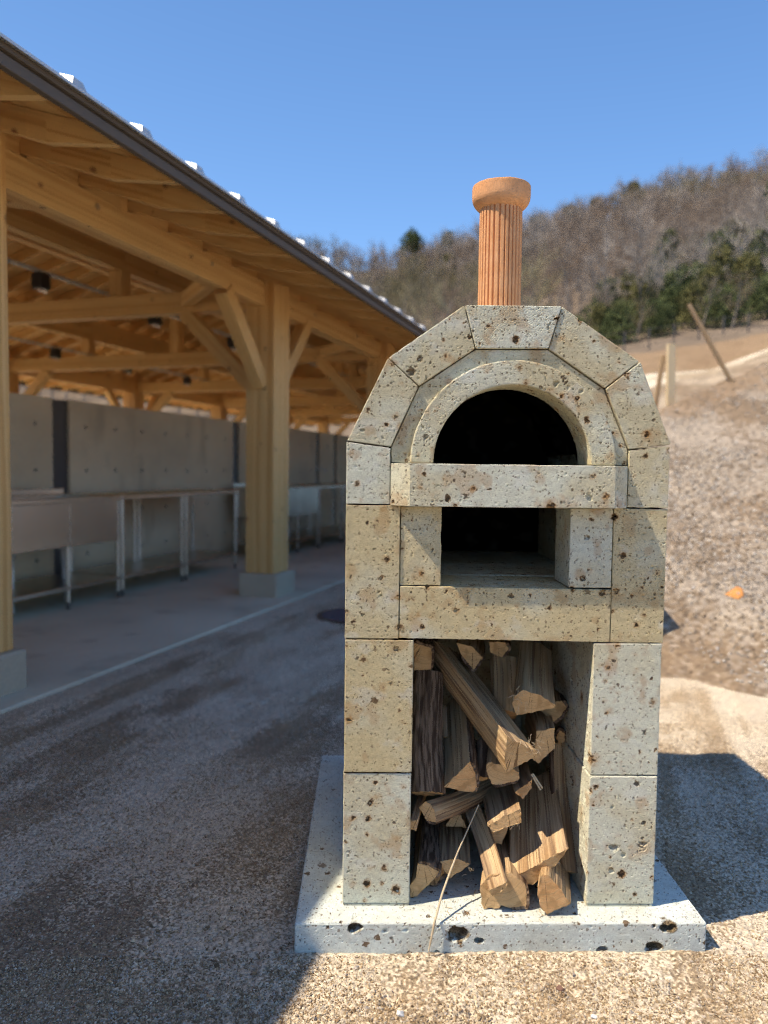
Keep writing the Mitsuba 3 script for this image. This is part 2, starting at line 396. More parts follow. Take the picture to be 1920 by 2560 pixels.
bsdf('slope_soil', bumped(proc(lambda p, n, uv: fbm(p.x * 30, p.y * 30, p.z * 30, 3), 0.006), 0.03, {'type': 'diffuse', 'reflectance': proc(slope_colour)}))
bsdf('brown_soil', bumped(proc(lambda p, n, uv: fbm(p.x * 9, p.y * 9, p.z * 9, 3), 0.02), 0.10, {'type': 'diffuse', 'reflectance': proc(
    lambda p, n, uv: mix((0.215, 0.145, 0.088), (0.33, 0.245, 0.16), fbm(p.x * 2.2, p.y * 2.2, p.z * 4, 4)) * (0.75 + 0.4 * noise(p.x * 16, p.y * 16, p.z * 16)))}))
bsdf('tan_gravel', bumped(proc(lambda p, n, uv: fbm(p.x * 9, p.y * 9, p.z * 9, 3), 0.02), 0.10, {'type': 'diffuse', 'reflectance': proc(
    lambda p, n, uv: mix((0.24, 0.185, 0.13), (0.40, 0.335, 0.25), smoothstep(0.3, 0.7, fbm(p.x * 1.5, p.y * 1.5, p.z * 2.5, 5))) * (0.65 + 0.6 * noise(p.x * 17, p.y * 17, p.z * 17)))}))
bsdf('pale_gravel', bumped(proc(lambda p, n, uv: fbm(p.x * 9, p.y * 9, p.z * 9, 3), 0.02), 0.08, {'type': 'diffuse', 'reflectance': proc(
    lambda p, n, uv: mix((0.36, 0.29, 0.20), (0.62, 0.56, 0.44), smoothstep(0.38, 0.60, fbm(p.x * 1.1, p.y * 1.1, p.z * 3.5, 4))) * (0.75 + 0.4 * noise(p.x * 14, p.y * 14, p.z * 14)))}))
bsdf('hill_soil', {'type': 'diffuse', 'reflectance': proc(
    lambda p, n, uv: mix((0.15, 0.118, 0.088), (0.235, 0.19, 0.145), fbm(p.x * 0.25, p.y * 0.25, p.z * 0.25, 4)) * (0.7 + 0.5 * noise(p.x * 2.5, p.y * 2.5, p.z * 2.5)))})
bsdf('twig_bark', {'type': 'twosided', 'bsdf': {'type': 'diffuse', 'reflectance': proc(lambda p, n, uv: mix(mix((0.235, 0.182, 0.138), (0.335, 0.305, 0.27), smoothstep(0.3, 0.7, noise(p.x * 0.16, p.y * 0.16, p.z * 0.16))), (0.21, 0.19, 0.105), smoothstep(0.55, 0.75, noise(p.x * 0.07 + 9, p.y * 0.07, p.z * 0.07)) * 0.8) * (0.8 + 0.4 * noise(p.x * 0.35, p.y * 0.35 + 30, p.z * 0.35)))}})
bsdf('grey_bark', {'type': 'twosided', 'bsdf': {'type': 'diffuse', 'reflectance': proc(lambda p, n, uv: mix((0.17, 0.145, 0.12), (0.30, 0.27, 0.24), noise(p.x * 5, p.y * 5, p.z * 2)))}})
bsdf('evergreen_leaf', {'type': 'twosided', 'bsdf': {'type': 'diffuse', 'reflectance': proc(lambda p, n, uv: mix((0.048, 0.068, 0.032), (0.14, 0.165, 0.072), noise(p.x * 2.1, p.y * 2.1, p.z * 2.1)))}})
bsdf('yellow_leaf', {'type': 'twosided', 'bsdf': {'type': 'diffuse', 'reflectance': proc(lambda p, n, uv: mix((0.10, 0.105, 0.045), (0.20, 0.185, 0.08), noise(p.x * 2.1, p.y * 2.1, p.z * 2.1)))}})

# ---------------------------------------------------------------- ground
def yard_z(x, y):
    P = np.stack([x, y, np.zeros_like(x)], -1)
    z = 0.05 * (meshkit.fbm(P * 0.8, 3, 1) - 0.5) + 0.022 * (meshkit.fbm(P * 5, 3, 2) - 0.5)
    near = np.exp(-(np.maximum(0, np.abs(x - 0.35) - 0.55) ** 2 + np.maximum(0, np.abs(y - 2.35) - 0.6) ** 2) / 0.08)
    heap = 0.012 * np.exp(-((y - 1.80) / 0.07) ** 2) * (np.abs(x - 0.35) < 0.6) * meshkit.fbm(P * 9, 2, 3)
    slab = np.clip((x * VV[0] + y * VV[1] - 2.3) / 0.35, 0, 1)
    return z * (1 - 0.75 * near) * (1 - slab) + heap - 0.004 + 0.036 * slab


def lines(*segs):
    out = [segs[0][0]]
    for a, b, s in segs:
        out += list(np.linspace(a, b, max(2, int(round((b - a) / s)) + 1))[1:])
    return np.array(out)


gx = lines((-70, -8, 6), (-8, -2.4, 0.25), (-2.4, -1.2, 0.02), (-1.2, 1.3, 0.006), (1.3, 2.6, 0.02), (2.6, 8, 0.25), (8, 70, 6))
gy = lines((-30, -2, 4), (-2, 1.2, 0.2), (1.2, 2.6, 0.006), (2.6, 4.0, 0.012), (4.0, 7, 0.05), (7, 12, 0.25), (12, 60, 6))
X, Y = np.meshgrid(gx, gy, indexing='ij')
Z = yard_z(X, Y)
fine = (np.abs(X) < 1.6) & (Y > 1.1) & (Y < 4.2)
G = np.stack([X, Y, Z * 0], -1)
Z = Z + np.where(fine, 0.0045 * (meshkit.noise(G * 95, 5) - 0.5) + 0.0035 * (meshkit.noise(G * 210, 6) - 0.5), 0)
# small hollows and footmarks in the sunlit gravel in front of the slab
for hx, hy, hr, hd in ((0.065, 1.675, 0.022, 0.018), (0.13, 1.60, 0.016, 0.012), (0.45, 1.69, 0.02, 0.014), (0.72, 1.70, 0.03, 0.010), (0.24, 1.62, 0.03, 0.008)):
    Z -= hd * np.exp(-((X - hx) ** 2 + (Y - hy) ** 2) / hr ** 2)
struct('gravel_yard', (np.stack([X, Y, Z], -1).reshape(-1, 3), grid_faces(len(gx), len(gy))), 'yard_gravel', smooth=True)


def grains(px, py, pz, size, palette, tall=0.75):
    """Loose stones: one squashed octahedron each, every one with its own colour."""
    n = len(px)
    base = np.array([[1, 0, 0], [0, 1, 0], [-1, 0, 0], [0, -1, 0], [0, 0, 1], [0, 0, -1]], float)
    tri = np.array([[0, 1, 4], [1, 2, 4], [2, 3, 4], [3, 0, 4], [1, 0, 5], [2, 1, 5], [3, 2, 5], [0, 3, 5]])
    v = base[None] * (size[:, None] * rng.uniform(0.6, 1.25, (n, 3)) * [1, 1, tall])[:, None] + rng.normal(0, 0.16, (n, 6, 3)) * size[:, None, None]
    a, t = rng.uniform(0, 6.28, n), rng.normal(0, 0.35, n)
    ca, sa, ct, st = np.cos(a), np.sin(a), np.cos(t), np.sin(t)
    x, y, z = v[..., 0] * ct[:, None] - v[..., 2] * st[:, None], v[..., 1], v[..., 0] * st[:, None] + v[..., 2] * ct[:, None]
    v = np.stack([x * ca[:, None] - y * sa[:, None] + px[:, None], x * sa[:, None] + y * ca[:, None] + py[:, None], z + pz[:, None]], -1)
    f = (tri[None] + 6 * np.arange(n)[:, None, None]).reshape(-1, 3)
    c = np.asarray(palette)[rng.integers(0, len(palette), n)] * rng.uniform(0.75, 1.2, (n, 1))
    return v.reshape(-1, 3), f, np.clip(np.repeat(c, 6, 0), 0, 0.85)


YARD = [(0.43, 0.335, 0.21), (0.53, 0.43, 0.29), (0.31, 0.22, 0.13), (0.20, 0.14, 0.085), (0.60, 0.53, 0.41), (0.41, 0.36, 0.30), (0.27, 0.19, 0.115), (0.49, 0.39, 0.255), (0.38, 0.285, 0.17)]
zones = [(-0.85, 1.0, 1.45, 1.82, 42000, 0.0017, 0.0040), (0.86, 1.6, 1.75, 3.6, 15000, 0.0022, 0.0045), (-1.75, -0.17, 1.45, 3.6, 42000, 0.0020, 0.0046), (-0.7, 1.3, 1.5, 2.0, 500, 0.004, 0.008)]
px, py, sz = [], [], []
for x0, x1, y0, y1, n, s0, s1 in zones:
    px.append(rng.uniform(x0, x1, n)); py.append(rng.uniform(y0, y1, n)); sz.append(s0 + (s1 - s0) * rng.random(n) ** 2)
px, py, sz = map(np.concatenate, (px, py, sz))
keep = ~((px > -0.175) & (px < 0.868) & (py > 1.83) & (py < 2.96)) & (px * VV[0] + py * VV[1] < 2.7)
dens = meshkit.fbm(np.stack([px * 4, py * 4, 0 * px], -1), 3, 9)
keep &= dens + 0.25 * rng.random(len(px)) > 0.46
px, py, sz = px[keep], py[keep], sz[keep]
v, f, c = grains(px, py, yard_z(px, py) + sz * 0.25, sz, YARD)
key = put('gravel', (v, f), 'stone_grains', color=c)
labels[key] = {'label': 'loose pale tan gravel grains scattered over the yard', 'category': 'gravel', 'kind': 'stuff'}


# the embankment to the right: a slope of crushed stone, then a pale terrace and a bank of brown soil up to the wood
def crest_y(x):
    return 8.0 + 0.55 * (x - 3.07)


def slope_z(x, y):
    P = np.stack([x, y, 0 * x], -1)
    s = 0.45 * (y - 4.35) + 0.16 * (x - 1.76) + 0.16 * (meshkit.fbm(P * 0.9, 3, 21) - 0.5) + 0.22 * (meshkit.fbm(P * 2.3, 3, 25) - 0.5) * np.clip(1.4 - (y - 4.2), 0, 1)
    s = np.where(s < 0.25, np.where(s < -0.25, -0.04, -0.04 + 1.16 * (s + 0.25) ** 2), s)
    top = 0.45 * (crest_y(x) - 4.35) + 0.16 * (x - 1.76)
    over = np.maximum(0, y - crest_y(x))
    s = np.minimum(s, top - 0.25 * np.minimum(over, 2.5) + 0.10 * (meshkit.fbm(P * 1.4, 2, 22) - 0.5))
    return s + 0.035 * (meshkit.fbm(P * 5, 3, 23) - 0.5)


sx, sy = lines((0.3, 5.6, 0.03), (5.6, 9, 0.3)), lines((2.8, 8.8, 0.03), (8.8, 13, 0.1))
X, Y = np.meshgrid(sx, sy, indexing='ij')
struct('gravel_slope', (np.stack([X, Y, slope_z(X, Y)], -1).reshape(-1, 3), grid_faces(len(sx), len(sy))), 'slope_soil', smooth=True)
n = 75000
px, py = rng.uniform(1.2, 5.4, n), rng.uniform(3.6, 9.2, n)
keep = (py < crest_y(px) + 0.2) & (px / py > 0.36) & (px / py < 0.60) & (slope_z(px, py) > -0.035)
den = meshkit.fbm(np.stack([px * 1.1, py * 1.1, 0 * px], -1), 3, 24)
hz = slope_z(px, py)
keep &= rng.random(n) < np.clip((den - 0.30) * 3.4, 0.05, 1) * np.where(hz < 0.02, 0.06, np.where(hz < 0.35, 0.4, 1.0)) * np.where(crest_y(px) - py < 0.35 + 0.5 * (den - 0.5), 0.15, 1.0)
px, py, hz = px[keep], py[keep], hz[keep]
sz = 0.006 + 0.012 * rng.random(len(px)) ** 2.2
v, f, c = grains(px, py, hz + sz * 0.2, sz, [(0.36, 0.32, 0.275), (0.43, 0.405, 0.37), (0.26, 0.21, 0.16), (0.19, 0.145, 0.10), (0.32, 0.265, 0.20), (0.52, 0.50, 0.46), (0.30, 0.26, 0.215), (0.23, 0.18, 0.13), (0.40, 0.37, 0.33)])
key = put('crushed_stone', (v, f), 'stone_grains', color=c)
labels[key] = {'label': 'grey and brown crushed stones covering the embankment slope', 'category': 'stones', 'kind': 'stuff'}


def strip(rows):
    """A sheet through rows of (x, y, z) points, resampled and roughened."""
    rows = np.array(rows, float)
    m, k = 60, 24
    R = np.stack([np.stack([np.interp(np.linspace(0, len(r) - 1, m), np.arange(len(r)), r[:, c]) for c in range(3)], -1) for r in rows])
    G = np.stack([[np.interp(np.linspace(0, len(rows) - 1, k), np.arange(len(rows)), R[:, i, c]) for c in range(3)] for i in range(m)])
    G = G.transpose(0, 2, 1)
    G[..., 2] += 0.35 * (meshkit.fbm(G * 0.35, 4, 31) - 0.5) * np.linspace(0.3, 1, k)[None]
    return G.reshape(-1, 3), grid_faces(m, k)


def at(a, d, e):                                      # bearing x/y, distance ahead, rise of the line of sight: a spot on the far ground
    return (a * d, d, 1.2 + e * d)


A_ = (0.14, 0.30, 0.37, 0.45, 0.54, 0.70)
row = lambda ds, es: [at(a, d, e) for a, d, e in zip(A_, ds, es)]
struct('tan_slope', strip([row((9.5,) * 6, (0.02, 0.04, 0.05, 0.07, 0.10, 0.14)), row((14,) * 6, (0.075, 0.095, 0.106, 0.124, 0.166, 0.22))]), 'tan_gravel', smooth=True)
struct('pale_terrace', strip([row((13.8,) * 6, (0.072, 0.092, 0.103, 0.121, 0.163, 0.217)), row((16.5,) * 6, (0.095, 0.118, 0.129, 0.133, 0.169, 0.225))]), 'pale_gravel', smooth=True)
struct('brown_bank', strip([row((16.3,) * 6, (0.093, 0.115, 0.126, 0.131, 0.167, 0.222)), row((19,) * 6, (0.115, 0.138, 0.150, 0.158, 0.180, 0.24)), row((21,) * 6, (0.12, 0.148, 0.156, 0.170, 0.184, 0.245))]), 'brown_soil', smooth=True)
struct('litter_ground', strip([row((20.9,) * 6, (0.119, 0.147, 0.155, 0.169, 0.183, 0.244)), row((24,) * 6, (0.121, 0.150, 0.160, 0.174, 0.188, 0.247)), row((29,) * 6, (0.121, 0.150, 0.160, 0.174, 0.188, 0.247))]), 'hill_soil', smooth=True)

# ---------------------------------------------------------------- the wooded hill
_a = np.array([-0.75, -0.45, -0.15, -0.04, 0.034, 0.124, 0.20, 0.295, 0.39, 0.52, 0.75])
_foot = np.array([0.01, 0.005, 0.005, 0.01, 0.03, 0.07, 0.11, 0.15, 0.168, 0.185, 0.20])
_ridge = np.array([0.20, 0.18, 0.17, 0.188, 0.224, 0.264, 0.283, 0.316, 0.345, 0.372, 0.39])
_dist = np.array([110, 110, 110, 112, 116, 122, 130, 140, 148, 150, 150.])
FOOT_D = 26.0


def hill_z(a, d):
    zf, rd = 1.2 + FOOT_D * np.interp(a, _a, _foot), np.interp(a, _a, _dist)
    zr = 1.2 + rd * np.interp(a, _a, _ridge)
    t = (d - FOOT_D) / (rd - FOOT_D)
    s = np.where(t <= 1, np.clip(t, 0, 1) ** 1.12, 1 - 0.5 * (t - 1))
    P = np.stack([a * d * 0.06, d * 0.06, 0 * d], -1)
    return zf + (zr - zf) * s + 3.5 * (meshkit.fbm(P, 3, 41) - 0.5) * np.clip(t * 3, 0, 1)


ha, hd = np.linspace(-1.1, 0.95, 150), np.concatenate([np.linspace(FOOT_D - 1, 90, 60), np.linspace(92, 185, 50)])
A, D = np.meshgrid(ha, hd, indexing='ij')
struct('hill', (np.stack([A * D, D, hill_z(A, D) - 0.3 * (D < FOOT_D)], -1).reshape(-1, 3), grid_faces(len(ha), len(hd))), 'hill_soil', smooth=True)


def ridge_z(a, d):
    t = np.clip((d - 150) / 90, 0, 1)
    e = np.interp(a, [-0.9, -0.3, -0.13, -0.06, -0.02, 0.03, 0.1, 0.3], [0.262, 0.265, 0.270, 0.262, 0.252, 0.258, 0.262, 0.26])
    return 1.2 + 240 * e * t ** 0.8 + 0 * d


A, D = np.meshgrid(np.linspace(-1.1, 0.3, 60), np.linspace(150, 240, 30), indexing='ij')
struct('far_hill', (np.stack([A * D, D, ridge_z(A, D)], -1).reshape(-1, 3), grid_faces(60, 30)), 'hill_soil', smooth=True)


def bare_tree(seed, height, limbs, spread, twigs, thick):
    """(trunk mesh, crown mesh) of a leafless tree: trunk and forks, limbs, boughs and a haze of twigs."""
    r = np.random.default_rng(seed)
    trunk, br, tw = [], [], []

    def wander(p, d, length, n, bend, lift):
        pts = [p]
        for _ in range(n):
            d = norm(d + r.normal(0, bend, 3) + V3(0, 0, lift))
            pts.append(pts[-1] + d * length / n)
        return np.array(pts), d
    main, _ = wander(V3(0, 0, -0.3), V3(r.normal(0, 0.06), r.normal(0, 0.06), 1), height * 0.86, 7, 0.07, 0.05)
    rad = np.linspace(thick, thick * 0.18, len(main))
    trunk.append(tube(main, rad, 6, False))
    for k in range(limbs):
        t = r.uniform(0.30, 0.98)
        p = np.array([np.interp(t * 7, np.arange(8), main[:, c]) for c in range(3)])
        a = r.uniform(0, 6.28)
        l1 = height * spread * (1.1 - 0.65 * t) * r.uniform(0.7, 1.2)
        pts, d1 = wander(p, V3(math.cos(a), math.sin(a), r.uniform(0.3, 1.1)), l1, 4, 0.16, 0.10)
        br.append(tube(pts, np.linspace(thick * 0.36, thick * 0.09, 5), 4, False))
        for q in range(5):
            t2 = r.uniform(0.25, 1.0)
            p2 = np.array([np.interp(t2 * 4, np.arange(5), pts[:, c]) for c in range(3)])
            pts2, d2 = wander(p2, d1 + r.normal(0, 0.65, 3), l1 * r.uniform(0.35, 0.6), 3, 0.2, 0.12)
            br.append(tube(pts2, np.linspace(thick * 0.13, thick * 0.05, 4), 3, False))
            for _ in range(twigs):
                t3 = r.uniform(0.1, 1.0)
                p3 = np.array([np.interp(t3 * 3, np.arange(4), pts2[:, c]) for c in range(3)])
                d3 = norm(d2 + r.normal(0, 0.7, 3) + V3(0, 0, 0.25)) * r.uniform(0.35, 0.95)
                w3 = norm(np.cross(d3, r.normal(0, 1, 3))) * 0.013
                tw.append((np.array([p3 - w3, p3 + w3, p3 + d3]), np.array([[0, 1, 2]])))
    return join(trunk), join(br + tw)


def leaf_tree(seed, height, width, n, leaf, base=0.12):
    """(trunk mesh, crown mesh) of an evergreen: leaf clumps through an uneven crown with gaps."""
    r = np.random.default_rng(seed)
    blobs = [(V3(r.normal(0, 0.30) * width * (1.1 - t), r.normal(0, 0.30) * width * (1.1 - t), height * t), width * r.uniform(0.20, 0.36) * (1.15 - 0.6 * t)) for t in r.uniform(base + 0.08, 0.93, 26)]
    c = np.array([b[0] for b in blobs]); R = np.array([b[1] for b in blobs])
    k = r.integers(0, len(blobs), n)
    d = r.normal(0, 1, (n, 3)); d /= np.linalg.norm(d, axis=1, keepdims=True)
    p = c[k] + d * (R[k] * r.uniform(0.55, 1.08, n))[:, None]
    a = r.normal(0, 1, (n, 3)); a /= np.linalg.norm(a, axis=1, keepdims=True)
    b = np.cross(a, r.normal(0, 1, (n, 3))); b /= np.linalg.norm(b, axis=1, keepdims=True)
    s = leaf * r.uniform(0.6, 1.3, (n, 1))
    v = np.stack([p - a * s, p + b * s * 0.5, p + a * s, p - b * s * 0.5], 1).reshape(-1, 3)
    q = np.arange(n)[:, None] * 4 + np.arange(4)
    tr = [tube([(0, 0, -0.3), (0.05, 0, height * 0.4), (0, 0.05, height * 0.85)], [width * 0.05, width * 0.035, width * 0.012], 6, False)]
    for _ in range(7):
        b_ = blobs[r.integers(0, len(blobs))][0]
        tr.append(tube([(0, 0, b_[2] * 0.6), tuple(b_)], [width * 0.018, width * 0.008], 4, False))
    return join(tr), (v, np.vstack([q[:, [0, 1, 2]], q[:, [0, 2, 3]]]))


shapes = {}


def shapegroup(name, meshes, bark, leaf):
    trunk, crown = meshes
    scene[name] = {'type': 'shapegroup', 'trunk': mikit.ply(trunk, bark), 'crown': mikit.ply(crown, leaf)}


BARE = [(61, 8.0, 13, 0.34, 7, 0.13), (62, 9.0, 15, 0.30, 7, 0.15), (63, 7.0, 12, 0.40, 8, 0.12), (64, 8.5, 14, 0.36, 7, 0.14)]
for k, b in enumerate(BARE):
    shapegroup(f'bare_shape_{k}', bare_tree(*b), 'grey_bark', 'twig_bark')
for k, b in enumerate([(71, 5.5, 4.4, 3400, 0.17), (72, 4.2, 4.6, 3000, 0.16), (73, 7.5, 5.2, 4200, 0.20)]):
    shapegroup(f'green_shape_{k}', leaf_tree(*b), 'grey_bark', 'evergreen_leaf')
shapegroup('yellow_shape', leaf_tree(75, 5.0, 4.6, 2600, 0.17), 'grey_bark', 'yellow_leaf')


def plant(key, group, a, d, z, scale, spin):
    scene[key] = {'type': 'instance', 'shapegroup': {'type': 'ref', 'id': group}, 'to_world': T().translate([a * d, d, z]).rotate([0, 0, 1], spin).scale(scale)}


def named_tree(name, label, cat, group_shape, a, d, s, group=None, far=False):
    key = thing(name, label, cat, group)
    z = float((ridge_z if far else hill_z)(np.array([a]), np.array([d]))[0])
    plant(key, group_shape, a, d, z - 0.2, s, float(rng.uniform(0, 360)))


# evergreens one can tell apart, by where they stand on the hill
for a, d, s, g, lab in (
        (0.055, 114, 1.05, 'green_shape_2', 'dark evergreen tree on the skyline left of the terracotta chimney, taller of the pair'),
        (0.100, 118, 1.1, 'green_shape_0', 'dark evergreen tree on the skyline just left of the terracotta chimney'),
        (0.131, 124, 0.95, 'green_shape_1', 'low evergreen crown on the skyline touching the left edge of the chimney'),
        (0.256, 131, 1.1, 'yellow_shape', 'yellow green evergreen on the skyline right of the chimney collar'),
        (0.289, 134, 0.95, 'yellow_shape', 'small olive green tree on the skyline between two larger evergreens'),
        (0.338, 138, 1.15, 'yellow_shape', 'olive green tree on the skyline near the hilltop at right'),
        (0.215, 130, 1.15, 'green_shape_1', 'low dark green tree below the skyline right of the chimney'),
        (0.185, 84, 1.0, 'yellow_shape', 'olive tree low on the hill beside the chimney shaft'),
        (0.10, 88, 0.9, 'yellow_shape', 'yellowish scrub tree on the slope left of the chimney shaft')):
    named_tree('evergreen_tree', lab, 'tree', g, a, d, s)
for a, d, s, g in [(0.30, 31, 0.35, 'yellow_shape'), (0.325, 30, 0.41, 'green_shape_1'), (0.352, 33, 0.44, 'yellow_shape'), (0.375, 30, 0.36, 'green_shape_1'), (0.395, 34, 0.44, 'green_shape_0'), (0.42, 31, 0.38, 'yellow_shape'),
                   (0.445, 33, 0.48, 'yellow_shape'), (0.465, 30, 0.41, 'green_shape_1'), (0.49, 34, 0.52, 'yellow_shape'), (0.52, 31, 0.44, 'green_shape_1'), (0.545, 35, 0.58, 'green_shape_0'),
                   (0.40, 40, 0.43, 'green_shape_0'), (0.455, 42, 0.49, 'green_shape_2'), (0.50, 44, 0.47, 'green_shape_0'), (0.53, 48, 0.49, 'green_shape_2'), (0.36, 44, 0.35, 'yellow_shape'), (0.27, 36, 0.32, 'green_shape_1'), (0.33, 52, 0.35, 'green_shape_1'), (0.48, 56, 0.47, 'green_shape_1'), (0.31, 37, 0.47, 'green_shape_0'), (0.43, 38, 0.56, 'green_shape_1'), (0.515, 39, 0.66, 'green_shape_0'), (0.47, 48, 0.66, 'yellow_shape'), (0.385, 50, 0.61, 'green_shape_0'), (0.54, 57, 0.84, 'green_shape_2'), (0.42, 60, 0.66, 'green_shape_1'), (0.34, 36, 0.5, 'yellow_shape'), (0.405, 36, 0.55, 'green_shape_1'), (0.455, 37, 0.6, 'yellow_shape'), (0.50, 38, 0.62, 'green_shape_1'), (0.535, 41, 0.7, 'yellow_shape'), (0.37, 38, 0.5, 'green_shape_0')]:
    named_tree('evergreen_bush', 'dense evergreen bush in the green belt at the foot of the hill on the right', 'bush', g, a, d, s, 'evergreen bushes at the foot of the hill')
for a, d, s, lab in ((0.345, 29.5, 0.25, 'pale slanting bare trunk standing before the evergreen bushes at the hill foot'), (0.472, 29, 0.30, 'thin pale bare tree before the dark bushes, right of the leaning wooden pole'), (0.432, 30, 0.30, 'slender pale bare tree rising just above the leaning wooden pole')):
    key = thing('pale_tree', lab, 'tree')
    plant(key, 'bare_shape_1', a, d, float(hill_z(np.array([a]), np.array([d]))[0]) - 0.2, s, 40 * d)

spots = []
for _ in range(9000):
    a = rng.uniform(-0.62, 0.60)
    d = math.sqrt(rng.uniform(FOOT_D ** 2, (float(np.interp(a, _a, _dist)) + 8) ** 2))
    if a > 0.22 and d < 33:
        continue
    if a < 0 and d < 40:
        continue
    spots.append((a, d))
spots = np.array(spots)
order = np.argsort(np.where((spots[:, 0] > -0.08) & (spots[:, 0] < 0.56), spots[:, 1], 1000 + spots[:, 1]))
spots = spots[order]
keepers, taken = [], {}
for a, d in spots:                                    # thin out the crowded ones
    c = (round(a * d / 1.9), round(d / 2.1))
    if c in taken:
        continue
    taken[c] = 1
    keepers.append((a, d))
zs = hill_z(np.array([k[0] for k in keepers]), np.array([k[1] for k in keepers]))
for i, ((a, d), z) in enumerate(zip(keepers, zs)):
    if i < 260:
        key = thing('bare_tree', 'leafless grey brown tree in the bare winter wood on the hillside', 'tree', 'bare trees on the hillside')
    else:
        key = f'bare_wood__{i - 259:03d}'
    plant(key, f'bare_shape_{i % 4}', a, d, float(z) - 0.2, float((0.40 + 0.55 * rng.random() ** 1.7) * (0.75 if d < 60 else 1.0)), float(rng.uniform(0, 360)))
labels['bare_wood'] = {'label': 'far-off leafless brown wood covering the hill', 'category': 'wood', 'kind': 'stuff'}
for i in range(520):
    a, d = rng.uniform(-0.30, 0.14), rng.uniform(190, 242)
    plant(f'ridge_wood__{i + 1:03d}', f'bare_shape_{i % 4}', a, d, float(ridge_z(np.array([a]), np.array([d]))[0]) - 0.2, float(rng.uniform(0.95, 1.3)), float(rng.uniform(0, 360)))
labels['ridge_wood'] = {'label': 'grey leafless wood along the farther ridge left of the chimney', 'category': 'wood', 'kind': 'stuff'}

# ---------------------------------------------------------------- the timber pavilion
ZF, EAVE_V, EAVE_Z, PITCH_R, RIDGE_V = 0.05, 2.15, 2.655, 0.32, 6.17
PU0, PU1 = -8.6, 24.0
struct('concrete_floor', to_pav(cbox((PU0 - 0.2, 2.76, -0.12), (PU1, 10.2, ZF), 0.008)), 'concrete_slab')

pav = thing('timber_pavilion', 'long open pavilion of honey coloured timber with a dark metal eave at left', 'pavilion')


def deck_z(v):
    return EAVE_Z + PITCH_R * ((v if v <= RIDGE_V else 2 * RIDGE_V - v) - EAVE_V)


COLS = [-7.0, -3.74, -0.46, 2.80, 6.12, 9.40, 12.64, 15.9, 19.2, 22.4]       # the near corner of each post along the eaves
ROWS = (3.11, 9.23)
for r, v in enumerate(ROWS):
    s = 1 if r == 0 else -1
    for k, u0 in enumerate(COLS):
        uc = u0 + 0.155
        p = beam(pav, 'post', W(uc, v, ZF + 0.205), W(uc, v, 2.80 if r else 2.83), 0.28, 0.31, up=U, c=0.006)
        part(p, 'footing', to_pav(cbox((uc - 0.195, v - 0.19, ZF - 0.05), (uc + 0.195, v + 0.19, ZF + 0.202), 0.012)), 'concrete_foot')
        # knee braces: along the eaves and across
        yb = v - s * 0.005
        for e in ((-1, 1) if k % 2 == 0 else ()):
            beam(pav, 'brace', W(uc + e * 0.16, yb, 1.93), W(uc + e * 0.80, yb, 2.61), 0.115, 0.13, up=(0, 0, 1))
        beam(pav, 'brace', W(uc, v + s * 0.14, 1.93), W(uc, v + s * 0.84, 2.612), 0.115, 0.13)
    for k in range(len(COLS)):
        a = COLS[k] + 0.312
        b = COLS[k + 1] - 0.002 if k + 1 < len(COLS) else PU1
        beam(pav, 'eave_beam', W(a, v + s * 0.015, 2.705), W(b, v + s * 0.015, 2.705), 0.13, 0.20)
    beam(pav, 'eave_beam', W(PU0, v + s * 0.015, 2.705), W(COLS[0] - 0.002, v + s * 0.015, 2.705), 0.13, 0.20)
for k, u0 in enumerate(COLS):
    uc = u0 + 0.155
    beam(pav, 'tie_beam', W(uc, ROWS[0] + 0.142, 2.705), W(uc, ROWS[1] - 0.142, 2.705), 0.135, 0.19)
    for v in (4.67, 6.17, 7.67):
        top = deck_z(v) - 0.125 - 0.30
        beam(pav, 'king_post', W(uc, v, 2.802), W(uc, v, top + (0.10 if v == 6.17 else 0)), 0.135, 0.15, up=U)
    if k + 1 < len(COLS):                              # horizontal corner struts between eave beam and tie beam
        beam(pav, 'corner_strut', W(uc + 0.07, 3.9, 2.72), W(uc + 0.75, 3.20, 2.72), 0.105, 0.12)
        beam(pav, 'corner_strut', W(uc - 0.07, 3.9, 2.72), W(uc - 0.75, 3.20, 2.72), 0.105, 0.12)
for v in (4.67, 7.67):
    z = deck_z(v) - 0.125 - 0.15
    for k in range(-1, len(COLS)):
        a = COLS[k] + 0.157 if k >= 0 else PU0
        b = COLS[k + 1] + 0.153 if k + 1 < len(COLS) else PU1
        beam(pav, 'purlin', W(a, v, z), W(b, v, z), 0.12, 0.29)
beam(pav, 'ridge_beam', W(PU0, RIDGE_V, deck_z(RIDGE_V) - 0.27), W(PU1, RIDGE_V, deck_z(RIDGE_V) - 0.27), 0.12, 0.24)


